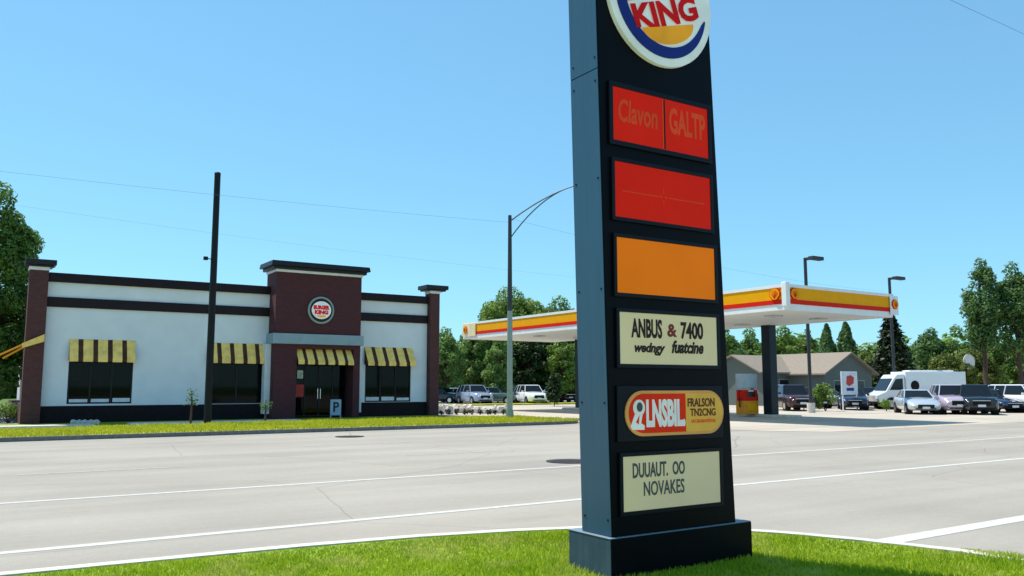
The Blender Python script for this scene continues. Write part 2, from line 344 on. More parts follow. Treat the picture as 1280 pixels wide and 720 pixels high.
def raw(name, V, loops, starts, tot, mname):
    me = bpy.data.meshes.new(name); me.vertices.add(len(V)); me.vertices.foreach_set('co', V.astype(np.float32).ravel())
    me.loops.add(len(loops)); me.loops.foreach_set('vertex_index', loops.astype(np.int32))
    me.polygons.add(len(starts)); me.polygons.foreach_set('loop_start', starts.astype(np.int32)); me.polygons.foreach_set('loop_total', tot.astype(np.int32))
    me.materials.append(MAT[mname]); me.update(calc_edges=True); me.validate()
    o = bpy.data.objects.new(name, me); COL.objects.link(o); return o
ip = np.array(inner)
def in_lawn(s, t):
    lim = np.interp(s, ip[:12, 0], ip[:12, 1]); ok = (t < lim+.03) & (s < 8.2)
    blk = (s > 4.68) & (s < 6.45) & (t > 5.65) & (t < 6.28)
    x = s*S[0]+t*T[0]; y = s*S[1]+t*T[1]
    return ok & ~blk & (np.abs(x) < 8) & (y > 5.2) & (y < 12)
o = blades('lawn_grass', -8, 8.4, 1, 8.6, 520000, in_lawn, .048, .094, .009, 'blade', None); o.rotation_euler.z = ANG
tag(o, 'short bright green mown grass around the foot of the tall sign', 'grass', kind='stuff')
vp = np.array(sorted([(x, y) for x, y in ve[9:]]))
o = blades('verge_grass', -14, 23.4, 29.2, 35.6, 60000, lambda s, t: (t < np.interp(s, vp[:, 0], vp[:, 1])+.15*np.sin(s*3)), .09, .125, .03, 'verge_blade', None); o.rotation_euler.z = ANG
tag(o, 'strip of grass across the road in front of the restaurant', 'grass', kind='stuff')

# manhole covers
def manhole(u, v, label, r=.45):
    s, t = at(u, v); b = MB('iron'); b.prism_z([(s+r*math.cos(a*math.pi/12), t+r*math.sin(a*math.pi/12)) for a in range(24)], .002, .014)
    o = b.build('manhole_cover', org=(s, t, 0), rot=ANG); tag(o, label, 'manhole cover', 'manhole covers in the road')
    rg = MB('galv_dark'); ring = [(q*math.cos(a*math.pi/12), q*math.sin(a*math.pi/12)) for q in (r+.07, r) for a in range(24)]
    rg.add([(x, y, .016) for x, y in ring], [(a, (a+1) % 24, (a+1) % 24+24, a+24) for a in range(24)]); q = rg.build('rim', org=(0, 0, 0)); q.parent = o; q.location = (0, 0, 0); q.rotation_euler.z = 0
manhole(437, 546, 'dark round cover in the road near the far kerb, in front of the restaurant', .4)
manhole(712, 577, 'dark round cover in the middle of the road, beside the tall sign')

# ---------------------------------------------------------------- the tall sign
sg = thing('pylon_sign', 5.5, 5.95, 'tall dark navy pylon sign with round burger logo and seven panels, standing on the lawn', 'sign')
def sl(z): return 4.745-.0215*(z-.38)
def srt(z): return 6.26-.036*(z-.38)
FT, BT = 5.70, 6.12
def prism_part(name, m, z0, z1, f0, f1, l=0.0, r=0.0, bevel=.006, parent=sg):
    b = MB(m); b.hexa([(sl(z0)+l, f0, z0), (srt(z0)-r, f0, z0), (srt(z0)-r, f1, z0), (sl(z0)+l, f1, z0)], [(sl(z1)+l, f0, z1), (srt(z1)-r, f0, z1), (srt(z1)-r, f1, z1), (sl(z1)+l, f1, z1)])
    return b.build(name, parent, bevel=bevel)
prism_part('column', 'sign_front', .36, 6.2, FT, BT)
for z0, z1 in ((.365, 4.505), (4.515, 6.195)):      # cladding sheets on the left side, seam between
    b = MB('sign_side'); b.hexa([(sl(z0)-.006, FT+.012, z0), (sl(z0)+.0, FT+.012, z0), (sl(z0), BT-.006, z0), (sl(z0)-.006, BT-.006, z0)], [(sl(z1)-.006, FT+.012, z1), (sl(z1), FT+.012, z1), (sl(z1), BT-.006, z1), (sl(z1)-.006, BT-.006, z1)])
    b.build('side_cladding', sg)
b = MB('block_side'); b.box(4.70, 6.44, 5.675, 6.26, -.02, .352); b.use('block_top'); b.box(4.695, 6.445, 5.672, 6.265, .352, .360)
b.build('plinth', sg, bevel=.004)
b = MB('sign_front'); b.box(4.705, 6.438, 5.667, 5.6745, -.02, .350); b.build('plinth_face', sg)
def panel(s0, s1, z0, z1, m, label, name='panel', fr=.035):
    f = MB('sign_frame'); y0, y1 = FT-.026, FT-.002
    f.box(s0-fr, s1+fr, y0, y1, z1, z1+fr); f.box(s0-fr, s1+fr, y0, y1, z0-fr, z0); f.box(s0-fr, s0, y0, y1, z0, z1); f.box(s1, s1+fr, y0, y1, z0, z1)
    fo = f.build('panel_frame', sg, bevel=.004)
    p = MB(m); p.box(s0+.001, s1-.001, FT-.018, FT-.004, z0+.001, z1-.001); p = p.build(name, sg)
    if label: p['label'] = label
    p['_o'] = sg['_o']; return p
YP = FT-.0185
for m_n in ('sign_side', 'block_side'):
    nt_ = MAT[m_n].node_tree; pr_ = nt_.nodes['Principled BSDF']; src_ = pr_.inputs['Base Color'].links[0].from_socket
    tc_ = N(nt_, 'ShaderNodeTexCoord'); mp_ = N(nt_, 'ShaderNodeMapping'); mp_.inputs['Scale'].default_value = (22, 22, .7); nt_.links.new(tc_.outputs['Object'], mp_.inputs[0])
    n_ = N(nt_, 'ShaderNodeTexNoise', Scale=1.0, Detail=5); nt_.links.new(mp_.outputs[0], n_.inputs['Vector'])
    r_ = N(nt_, 'ShaderNodeMapRange'); r_.inputs[1].default_value = .5; r_.inputs[2].default_value = .8; r_.inputs[3].default_value = 1.0; r_.inputs[4].default_value = .72; nt_.links.new(n_.outputs['Fac'], r_.inputs[0])
    v_ = N(nt_, 'ShaderNodeVectorMath', operation='SCALE'); nt_.links.new(src_, v_.inputs[0]); nt_.links.new(r_.outputs[0], v_.inputs['Scale']); nt_.links.new(v_.outputs[0], pr_.inputs['Base Color'])
for z_ in (.5, 1.5, 2.5, 3.5, 4.4, 4.62, 5.5):
    for t_ in (FT+.05, BT-.05): b = MB('seam'); b.box(sl(z_)-.011, sl(z_)-.0065, t_-.008, t_+.008, z_-.008, z_+.008); b.build('screw', sg)
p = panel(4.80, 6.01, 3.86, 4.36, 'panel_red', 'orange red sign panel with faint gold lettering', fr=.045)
MB('faint_gold').text('Clavon', 4.86, 5.34, 4.04, 4.26, YP, shear=.1, bold=.02).build('lettering', p); MB('faint_gold').text('GALTP', 5.49, 5.97, 4.03, 4.29, YP, bold=.03).build('lettering', p)
b = MB('sign_frame'); b.box(5.425, 5.437, YP-.006, YP, 3.87, 4.35); b.use('faint_gold'); b.box(5.407, 5.421, YP-.003, YP, 3.87, 4.35); b.build('divider', p)
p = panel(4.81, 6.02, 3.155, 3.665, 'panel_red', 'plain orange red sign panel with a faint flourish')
b = MB('faint_gold'); b.box(4.90, 5.34, YP-.003, YP, 3.395, 3.403); b.box(5.47, 5.93, YP-.003, YP, 3.395, 3.403)
for k in range(4): b.prism_y([(5.40+.055*math.cos(a+k*math.pi/2)*q, 3.40+.10*math.sin(a+k*math.pi/2)*q) for a, q in ((-.25, .35), (0, 1), (.25, .35))], YP-.003, YP)
b.build('flourish', p)
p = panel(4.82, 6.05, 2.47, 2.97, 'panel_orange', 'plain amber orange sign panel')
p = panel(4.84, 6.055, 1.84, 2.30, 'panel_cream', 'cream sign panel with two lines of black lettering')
b = MB('ink'); b.text('ANBUS', 4.975, 5.345, 2.075, 2.25, YP, bold=.03); b.text('7400', 5.58, 5.87, 2.08, 2.24, YP, bold=.03)
b.text('wedngy', 5.01, 5.38, 1.92, 2.035, YP, shear=.3, bold=.035); b.text('fuatcine', 5.46, 5.87, 1.945, 2.065, YP, shear=.3, bold=.035)
b.use('ink_red'); b.text('&', 5.41, 5.53, 2.095, 2.215, YP, bold=.03); b.build('lettering', p)
# pill-shaped panel
def pill(s0, s1, z0, z1, y0, y1, m):
    r = (z1-z0)/2; zc = (z0+z1)/2; pts = [(s0+r+r*math.cos(R(a)), zc+r*math.sin(R(a))) for a in range(90, 271, 12)]+[(s1-r+r*math.cos(R(a)), zc+r*math.sin(R(a))) for a in range(-90, 91, 12)]
    return MB(m).prism_y(pts, y0, y1)
fo = MB('sign_frame'); fo.box(4.80, 6.10, FT-.022, FT-.002, 1.16, 1.65); fo.build('panel_frame', sg, bevel=.006)
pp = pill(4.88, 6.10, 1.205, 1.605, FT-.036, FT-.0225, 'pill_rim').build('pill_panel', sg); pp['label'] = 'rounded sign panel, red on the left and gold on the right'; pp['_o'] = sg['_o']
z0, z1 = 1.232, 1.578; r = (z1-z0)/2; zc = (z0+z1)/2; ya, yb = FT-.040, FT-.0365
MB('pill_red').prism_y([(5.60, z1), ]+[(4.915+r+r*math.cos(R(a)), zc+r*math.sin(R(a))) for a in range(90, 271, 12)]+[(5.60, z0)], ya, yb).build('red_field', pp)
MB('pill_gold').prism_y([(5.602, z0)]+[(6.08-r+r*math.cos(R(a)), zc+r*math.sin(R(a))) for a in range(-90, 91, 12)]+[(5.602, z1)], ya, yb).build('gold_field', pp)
b = MB('logo_white'); b.text('LNSBIL.', 5.115, 5.59, 1.28, 1.53, ya-.0005, bold=.045)
b.disc_y(5.03, 1.455, ya-.005, ya-.0005, .068, .072, 20); b.prism_y([(4.93, 1.29), (4.95, 1.265), (5.09, 1.262), (5.09, 1.30), (5.05, 1.32), (5.07, 1.40), (4.99, 1.42)], ya-.005, ya-.0005)
b.use('ink_grey'); b.disc_y(5.035, 1.462, ya-.008, ya-.0052, .034, .042, 16); b.use('pill_red'); b.prism_y([(4.99, 1.33), (5.02, 1.31), (5.03, 1.39)], ya-.008, ya-.0052)
b.use('ink_brown'); b.text('FRALSON', 5.625, 5.975, 1.455, 1.535, ya-.0005, bold=.02); b.text('TN2CNG', 5.655, 5.985, 1.37, 1.44, ya-.0005, bold=.02); b.use('faint_gold'); b.text('ucauantios', 5.67, 5.98, 1.31, 1.35, ya-.0005)
b.build('lettering', pp)
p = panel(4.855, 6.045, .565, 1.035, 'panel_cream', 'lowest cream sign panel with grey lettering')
b = MB('ink_grey'); b.text('DUUAUT.', 4.965, 5.38, .845, .975, YP, bold=.02); b.text('OO', 5.44, 5.59, .85, .97, YP, bold=.02); b.text('NOVAKES', 5.09, 5.58, .685, .81, YP, bold=.01); b.build('lettering', p)
# round burger logo, in unit coordinates about its centre
def round_logo(parent, cs, cz, RR, y, d, white='logo_white', rim=None, small=False):
    o = parent['_o']; b = MB(rim or white); b.disc_y(cs, cz, y-d, y, RR, RR, 56); L = b.build('logo_disc', parent, bevel=.004 if not small else 0); L['_o'] = o
    yy = y-d-.001; e = .006
    def P(x, z, tilt=-16): c, s_ = math.cos(R(-tilt)), math.sin(R(-tilt)); return (cs+RR*(x*c-z*s_), cz+RR*(x*s_+z*c))
    # blue swoosh: crescent
    pts = [P(.88*math.cos(R(a)), .88*math.sin(R(a))) for a in range(70, 336, 6)]
    k = len(pts); inn = []
    for i in range(k):
        a = 70+265*i/(k-1); w = .17*math.sin(math.pi*min(1, max(0, i/(k-1))))**.5+.02; inn.append(P((.88-w)*math.cos(R(a)), (.88-w)*math.sin(R(a))))
    c = MB('logo_blue'); vs = [(x, yy-e, z) for x, z in pts]+[(x, yy-e, z) for x, z in inn]+[(x, yy, z) for x, z in pts]+[(x, yy, z) for x, z in inn]
    fs = [(i, i+1, i+1+k, i+k) for i in range(k-1)]+[(i, i+2*k, i+1+2*k, i+1) for i in range(k-1)]+[(i+k, i+1+k, i+1+3*k, i+3*k) for i in range(k-1)]
    c.add(vs, fs).build('swoosh', L)
    for sgn in (1, -1):
        bun = [P(-.52, sgn*.40), ]+[P(.52*math.cos(R(a)), sgn*(.40+(.36 if sgn > 0 else .27)*math.sin(R(a)))) for a in range(176, 3, -8)]+[P(.52, sgn*.40)]
        if sgn < 0: bun = bun[::-1]
        MB('logo_orange').prism_y(bun, yy-e, yy).build('bun', L)
    for word, z0, z1 in (('BURGER', .02, .36), ('KING', -.36, -.02)):
        q = MB('logo_red'); q.text(word, -.66 if word == 'KING' else -.7, .66 if word == 'KING' else .7, z0, z1, 0, 0, bold=.045)
        n2 = []
        for i, (x, yq, z) in enumerate(q.v):
            zz = z*(1.12-.25*x*x) if True else z
            px, pz = P(x, zz, -19); n2.append((px, yy-e*1.5 if i % 2 == 0 else yy-e*1.5, pz))
        q.v = n2; q.build('lettering', L)
    return L
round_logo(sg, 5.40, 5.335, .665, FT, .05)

# ---------------------------------------------------------------- restaurant
T0 = 41.0
bk = thing('restaurant', 12, T0, 'low white burger restaurant with maroon entrance tower across the road', 'restaurant')
def wall_open(b, s0, s1, t0, t1, z0, z1, ops):
    xs = sorted({s0, s1, *[o[0] for o in ops], *[o[1] for o in ops]}); zs = sorted({z0, z1, *[o[2] for o in ops], *[o[3] for o in ops]})
    for i in range(len(xs)-1):
        run = None
        for j in range(len(zs)-1):
            cx, cz = (xs[i]+xs[i+1])/2, (zs[j]+zs[j+1])/2
            solid = not any(o[0] < cx < o[1] and o[2] < cz < o[3] for o in ops)
            if solid: run = (run[0], zs[j+1]) if run else (zs[j], zs[j+1])
            if (not solid or j == len(zs)-2) and run: b.box(xs[i], xs[i+1], t0, t1, run[0], run[1]); run = None
W1, W2, W3 = (3.87, 6.45, .86, 3.62), (9.72, 12.36, .80, 3.62), (17.62, 20.25, .80, 3.62); DR = (13.62, 16.55, .12, 3.45)
b = MB('stucco'); wall_open(b, 2.9, 12.5, T0, T0+.25, .78, 6.1, [W1, W2]); wall_open(b, 16.9, 21.2, T0, T0+.25, .78, 6.1, [W3])
b.box(2.6, 2.9, T0+.3, 52.8, .78, 6.3); b.box(21.25, 21.5, T0+.3, 52.8, 0, 6.3); b.box(2.6, 21.5, 52.8, 53, 0, 6.3); b.build('wall', bk)
boxes('base_course', 'base_panel', bk, [(2.9, 12.48, T0-.05, T0+.24, 0, .78), (16.92, 21.2, T0-.05, T0+.24, 0, .78), (2.58, 2.88, T0+.31, 52.7, 0, .78)])
for z0, z1, pr in ((6.1, 6.5, .14), (5.02, 5.45, .09)):
    boxes('trim_band', 'dark_trim', bk, [(2.9, 12.48, T0-pr, T0+.26 if z0 > 6 else T0-.002, z0, z1), (16.92, 21.2, T0-pr, T0+.26 if z0 > 6 else T0-.002, z0, z1)], .02)
b = MB('roofing'); b.box(2.9, 21.2, T0+.28, 52.79, 5.6, 5.7); b.build('roof', bk)
for s0, s1, zt, c0, c1, zc0, zc1 in ((2.16, 2.88, 6.68, 1.98, 3.14, 6.70, 6.98), (21.22, 21.78, 6.80, 20.85, 22.2, 6.82, 7.1)):
    b = MB('maroon_brick'); b.box(s0, s1, T0-.35, T0+.29, 0, zt-.14); b.use('white_trim'); b.box(s0-.02, s1+.02, T0-.37, T0+.31, zt-.14, zt); b.build('corner_pier', bk)
    b = MB('cornice'); b.box(c0+.1, c1-.1, T0-.5, T0+.4, zc0-.02, zc0+.06); b.box(c0, c1, T0-.6, T0+.5, zc0+.06, zc1); b.build('pier_cap', bk, bevel=.02)
b = MB('maroon_brick'); b.box(2.2, 2.59, T0+.91, 52.5, 0, .9); b.build('side_plinth', bk)
# tower
b = MB('tower_brick'); b.box(12.5, 16.9, T0-1, T0+.5, 4.16, 7.15); b.box(12.5, 13.62, T0-1, T0+.3, 0, 3.66); b.box(16.55, 16.9, T0-1, T0+.3, 0, 3.66); b.box(13.62, 16.55, T0-1, T0-.7, 3.45, 3.66); b.build('tower', bk)
b = MB('lintel'); b.box(12.38, 17.02, T0-1.14, T0-.0, 3.66, 4.16); b.build('lintel_band', bk, bevel=.015)
boxes('white_moulding', 'white_trim', bk, [(12.46, 16.94, T0-1.06, T0+.55, 7.15, 7.27)]); boxes('white_pilaster', 'white_trim', bk, [(16.902, 17.2, T0-.55, T0-.06, .3, 3.655), (12.22, 12.498, T0-.5, T0-.06, .3, 3.655)])
b = MB('cornice'); b.box(12.3, 17.1, T0-1.2, T0+.65, 7.27, 7.42); b.box(12.15, 17.25, T0-1.35, T0+.75, 7.42, 7.66, .04); b.build('tower_cornice', bk, bevel=.02)
rs_ = MB('galv'); rs_.disc_y(14.75, 5.36, T0-1.10, T0-1.0, .68, .68, 48); rs_ = rs_.build('round_sign', bk, bevel=.02); rs_['_o'] = bk['_o']; rs_['label'] = 'small round burger logo sign on the tower'
b = MB('frame_dark'); b.disc_y(14.75, 5.36, T0-1.115, T0-1.102, .58, .58, 48)
b.use('logo_white'); b.disc_y(14.75, 5.36, T0-1.135, T0-1.116, .50, .44, 40); b.use('logo_red'); b.text('BURGER', 14.34, 15.16, 5.385, 5.60, T0-1.137, .012, bold=.07); b.text('KING', 14.40, 15.10, 5.15, 5.36, T0-1.137, .012, bold=.07); b.use('logo_orange'); b.disc_y(14.75, 5.10, T0-1.15, T0-1.137, .24, .10, 20, 180, 360); b.build('emblem', rs_)
def window(op, mull, name='window', t=T0+.06, blind=False, low=False):
    s0, s1, z0, z1 = op; f = MB('frame_dark'); w = .06
    f.box(s0, s1, t-.02, t+.1, z1-w, z1); f.box(s0, s1, t-.02, t+.1, z0, z0+w); f.box(s0, s0+w, t-.02, t+.1, z0+w, z1-w); f.box(s1-w, s1, t-.02, t+.1, z0+w, z1-w)
    for m_ in mull: f.box(s0+m_*(s1-s0)-w/2, s0+m_*(s1-s0)+w/2, t-.02, t+.1, z0+w, z1-w)
    f = f.build(name, bk); f['_o'] = bk['_o']
    p_ = MB('shop_glass'); p_.box(s0+w, s1-w, t+.02, t+.035, z0+w, z1-w); p_.build('pane', f)
    if blind:
        for k_ in range(3): MB('blind').box(s0+.09+k_*(s1-s0)/3, s0-.05+(k_+1)*(s1-s0)/3, t+.0, t+.018, z0+.07, z0+random.uniform(.20, .30)).build('low_blind', f)
    MB('poster_red' if low else 'pane_poster').box(s0+.12, s0+.5, t+.04, t+.05, z0+1.0, z0+1.75).build('poster', f)
    MB('table_wood').box(s1-.55, s1-.15, t+.3, t+.34, z0+.35, z0+.95).build('display_board', f)
    MB('poster_red').box((s0+s1)/2-.2, (s0+s1)/2+.12, t+.42, t+.45, z0+.7, z0+1.2).build('poster', f)
    return f
window(W1, (.34, .67), blind=True); window(W2, (.5,)); window(W3, (.33, .66), blind=True)
dr = window(DR, (.25, .5, .75), 'entrance_door', T0-.1)
boxes('door_handle', 'chrome', dr, [(15.0, 15.03, T0-.18, T0-.12, 1.0, 1.5), (15.14, 15.17, T0-.18, T0-.12, 1.0, 1.5)])
boxes('poster', 'poster_red', dr, [(13.9, 14.3, T0-.14, T0-.13, 1.1, 1.7)]); boxes('poster', 'pane_poster', dr, [(13.95, 14.25, T0-.14, T0-.13, 2.0, 2.4)])
# awnings: sloping cloth in gold and brown stripes
def awning(s0, s1, z0, z1, t, pr, nstripe, side=False):
    b = MB('awn_gold'); n_ = nstripe*2-1 if nstripe > 0 else 9; ds = (s1-s0)/n_
    for i in range(n_):
        a, c = s0+i*ds, s0+(i+1)*ds; b.use('awn_gold' if i % 2 == 0 else 'awn_brown'); wd = ds*.17 if i % 2 == 0 else -ds*.17
        a2, c2 = a-(wd if i else 0), c+(wd if i < n_-1 else 0)
        sag = random.uniform(-.025, .025)
        b.hexa([(a2, t-pr, z0+sag), (c2, t-pr, z0+sag), (c2, t-pr+.03, z0+sag), (a2, t-pr+.03, z0+sag)], [(a2, t-pr*.0-.03, z1), (c2, t-.03, z1), (c2, t-.004, z1), (a2, t-.004, z1)])
        b.box(a2, c2, t-pr, t-pr+.02, z0-.16+.03*math.sin(i*3.1), z0+sag)
    for s_ in (s0, s1): b.use('awn_brown'); b.add([(s_, t-pr+.02, z0-.1), (s_, t-pr+.02, z0), (s_, t-.01, z1-.01), (s_, t-.01, z0-.1)], [(0, 1, 2, 3)])
    return b.build('awning', bk)
awning(3.85, 6.47, 2.84, 3.66, T0, .35, 5); awning(9.70, 12.38, 2.86, 3.66, T0, .35, 5); awning(17.55, 20.3, 2.84, 3.66, T0, .55, 5)
awning(13.64, 16.5, 2.84, 3.44, T0-.7, .5, 6)
# awning on the left side of the building, seen end-on
b = MB('awn_gold'); b.hexa([(2.05, T0-.75, 3.20), (2.86, T0-.42, 3.50), (2.86, T0-.36, 3.50), (2.05, T0-.50, 3.20)], [(2.05, T0-.75, 3.40), (2.86, T0-.42, 3.82), (2.86, T0-.36, 3.82), (2.05, T0-.50, 3.40)]); b.build('side_awning', bk)
for e0, e1 in (((1.12, 2.82), 3.36), ((1.38, 2.76), 3.24)): b = MB('pump_orange'); b.tube([(2.1, T0-.62, e1), (e0[0], T0-.62, e0[1])], .045, 6); b.build('awning_bar', bk)
# interior: a room with tables, dark
b = MB('interior'); b.box(2.92, 21.18, T0+6, T0+6.1, .1, 5.4); b.box(2.92, 21.18, T0+.3, T0+6, .02, .1); b.box(2.92, 21.18, T0+.3, T0+6, 3.8, 3.9); b.build('dining_room', bk)
for s_ in (4.6, 5.8, 10.5, 11.8, 18.3, 19.6):
    b = MB('table_wood'); b.box(s_-.4, s_+.4, T0+.9, T0+1.7, .82, .86); b.box(s_-.04, s_+.04, T0+1.25, T0+1.35, .1, .82); b.build('dining_table', bk)
    MB('poster_red' if s_ < 11 else 'table_wood').box(s_-.45, s_+.45, T0+1.95, T0+2.05, .3, 1.35).build('bench_back', bk)

# black pole, street light, lamp posts, wires
s, t = at(259, 533); o = thing('tall_pole', s, t, 'tall plain black pole standing in front of the white restaurant', 'pole')
b = MB('pole_black'); b.tube([(s, t, 0), (s, t, 10.5)], [.15, .125], 14); b.build('shaft', o, smooth=False)
b = MB('pole_black'); b.box(s-.22, s+.22, t-.22, t+.22, .0, .04); b.build('base_plate', o)
b = MB('pole_black'); b.tube([(s, t, 6.85), (s-.3, t, 6.9)], .02, 6); b.box(s-.42, s-.26, t-.07, t+.07, 6.82, 6.96); b.build('bracket', o)
b = MB('pole_black'); b.ball((s, t, 10.52), (.14, .14, .08)); b.build('cap', o)
POLE = (s, t)
s, t = 21.8, 33.6; LMP = (s, t); o = thing('street_light', s, t, 'grey steel street light with long upswept arm, left of the tall sign', 'street light')
b = MB('galv'); b.tube([(s, t, .1), (s, t, 5.2)], [.14, .12], 12); b.use('galv_dark'); b.tube([(s, t, 5.2), (s, t, 9.85)], [.12, .085], 12); b.build('shaft', o)
b = MB('galv'); b.box(s-.2, s+.2, t-.2, t+.2, .1, .16); b.tube([(s, t, .15), (s, t, .5)], [.19, .17], 12); b.build('base_plate', o)
mat('arm_steel', (.10, .15, .18), .5, metal=.3)
b = MB('arm_steel')
def arm(z0, z1, L, k, r):
    pts = []
    for i in range(13):
        q = i/12; pts.append((s+L*q*.45, t-L*q*.9, z0+(z1-z0)*(1-(1-q)**k)))
    b.tube(pts, r, 6)
arm(9.55, 10.95, 4.1, 1.7, .035); arm(8.7, 10.93, 4.05, 2.1, .03); b.build('arm', o)
b = MB('arm_steel'); b.box(s+1.75, s+2.05, t-4.25, t-3.6, 10.88, 11.02, .03); b.build('lamp_head', o, bevel=.03)
def lamp_post(s, t, H, label):
    o = thing('lamp_post', s, t, label, 'lamp post', 'lamp posts around the fuel station')
    b = MB('galv_dark'); b.tube([(s, t, 0), (s, t, H)], [.11, .10], 10); b.build('shaft', o)
    b = MB('kerb'); b.tube([(s, t, 0), (s, t, .6)], .24, 12); b.build('concrete_foot', o)
    b = MB('galv_dark'); b.box(s-.1, s+.95, t-.68, t-.3, H-.16, H+.06); b.box(s-.06, s+.3, t-.5, t+.05, H-.12, H+.02); b.build('lamp_head', o, bevel=.02)
lamp_post(43.6, 33.4, 9.55, 'dark lamp post rising behind the middle of the canopy'); s, t = at(1120, 511); lamp_post(s, t, 9.45, 'dark lamp post at the right end of the canopy, in front of the spruce')
def wire(name, a, c, sag, label, r=.0045):
    a = Vector(a); c = Vector(c); pts = [a.lerp(c, i/24)+Vector((0, 0, -sag*4*(i/24)*(1-i/24))) for i in range(25)]
    b = MB('wire'); b.tube(pts, r, 5); o = b.build(name, org=tuple(a), rot=ANG); tag(o, label, 'cable', 'overhead cables')
wire('overhead_cable', (-14, 37.5, 10.0), (21.8, 33.6, 9.5), .25, 'thin overhead cable running down to the street light top')
wire('overhead_cable', (-16, 62, 14.3), (60, 66, 12.3), .6, 'faint overhead cable passing behind the restaurant')
wire('overhead_cable', (21.8, 33.6, 9.7), (62, 40, 9.2), .5, 'thin overhead cable from the street light towards the fuel station')
wire('overhead_cable', (14.93, 9.36, 9.99), (45.14, 13.53, 13.56), .03, 'faint cable in the sky at the top right corner')

# ---------------------------------------------------------------- fuel station canopy
C0, C1, D0, D1, ZU = 29.0, 36.6, 23.25, 50.6, 4.84
cn = thing('fuel_canopy', 33, 36, 'long white fuel station canopy with yellow and red fascia', 'canopy')
def ring(name, m, z0, z1, out):
    b = MB(m); w = .12; a, c, d, e = C0-out, C1+out, D0-out, D1+out
    b.box(a, c, d, d+w, z0, z1); b.box(a, c, e-w, e, z0, z1); b.box(a, a+w, d+w+.001, e-w-.001, z0, z1); b.box(c-w, c, d+w+.001, e-w-.001, z0, z1); return b.build(name, cn)
ring('lower_fascia', 'can_white', ZU, 5.098, 0); ring('red_stripe', 'can_red', 5.10, 5.29, .03); ring('yellow_fascia', 'can_yellow', 5.292, 5.80, .02); ring('white_coping', 'can_white', 5.802, 5.94, .05)
b = MB('can_under'); b.box(C0+.121, C1-.121, D0+.121, D1-.121, ZU+.03, ZU+.08)
b.build('soffit', cn)
b = MB('can_white'); b.hexa([(C0+.13, D0+.13, 5.6), (C1-.13, D0+.13, 5.6), (C1-.13, D1-.13, 5.6), (C0+.13, D1-.13, 5.6)], [(C0+3, D0+3.4, 6.16), (C1-3, D0+3.4, 6.16), (C1-3, D1-3, 6.16), (C0+3, D1-3, 6.16)]); b.build('roof_deck', cn)
for i in range(5):
    for s_ in (C0+2.2, C1-2.2):
        b = MB('chrome'); t_ = D0+2.5+i*4.7; b.box(s_-.3, s_+.3, t_-.3, t_+.3, ZU-.03, ZU+.029); b.use('lamp_clear'); b.box(s_-.24, s_+.24, t_-.24, t_+.24, ZU-.045, ZU-.031); b.build('downlight', cn)
def scallop(name, s, t, z, w, face, parent=cn):
    b = MB('can_red'); rays = 9; pts = []; pts2 = []
    for i in range(rays*4+1):
        a = R(-20+220*i/(rays*4)); rr = w*(.5+.035*abs(math.sin(math.pi*i/4))); pts.append((rr*math.cos(a), rr*.95*math.sin(a)+.05*w)); pts2.append((rr*.86*math.cos(a), rr*.82*math.sin(a)+.06*w))
    pts = [(-.2*w, -.42*w)]+[(.2*w, -.42*w)]+pts; pts2 = [(-.14*w, -.36*w)]+[(.14*w, -.36*w)]+pts2
    def put(P, e0, e1):
        n = len(P)
        if face == 'T': vs = [(s+x, t-e1, z+y) for x, y in P]+[(s+x, t-e0, z+y) for x, y in P]
        else: vs = [(s-e1, t-x, z+y) for x, y in P]+[(s-e0, t-x, z+y) for x, y in P]
        b.add(vs, [list(range(n)), list(range(2*n-1, n-1, -1))]+[(i, i+n, (i+1) % n+n, (i+1) % n) for i in range(n)])
    put(pts, 0, .05); b.use('can_yellow'); put(pts2, .05, .07); b.use('can_red')
    for i in range(-3, 4):
        a = R(90+i*24); x1, y1 = w*.36*math.cos(a), w*.36*math.sin(a); q = .014*w; put([(-q, -.28*w), (q, -.28*w), (x1+q, y1), (x1-q, y1)], .07, .08)
    return b.build(name, parent)
mat('emblem_cream', (.80, .66, .38), .5)
MB('emblem_cream').box(C0-.09, C0-.035, D1-1.75, D1-.02, 4.98, 5.88).build('emblem_board', cn, bevel=.02)
MB('can_white').box(C1-.30, C1+.34, D0-.10, D0-.055, 4.95, 5.86).build('emblem_board', cn, bevel=.02)
MB('can_white').box(C0-.09, C0+.16, D0-.10, D0+.16, 4.98, 6.02).build('corner_post', cn, bevel=.03)
scallop('emblem', C0-.036, D0+.52, 5.50, .56, 'S'); scallop('emblem', C0+.46, D0-.036, 5.50, .5, 'T'); scallop('emblem', C0-.092, D1-.42, 5.43, .5, 'S'); scallop('emblem', C1+.02, D0-.102, 5.42, .46, 'T')
PIL = [(36.25, 30.3), (36.25, 46.8)]
for s_, t_ in PIL:
    b = MB('pillar_dark'); b.box(s_-.28, s_+.28, t_-.28, t_+.28, .13, ZU+.029); b.build('pillar', cn, bevel=.03)
for s_, t_, L in ((36.1, 31.3, 2.6), (36.1, 45.6, 2.4)): b = MB('kerb'); b.prism_z([(s_-.6, t_-L), (s_+.6, t_-L), (s_+.6, t_+L), (s_-.6, t_+L)], .0, .13); b.build('pump_island', cn, bevel=.03)
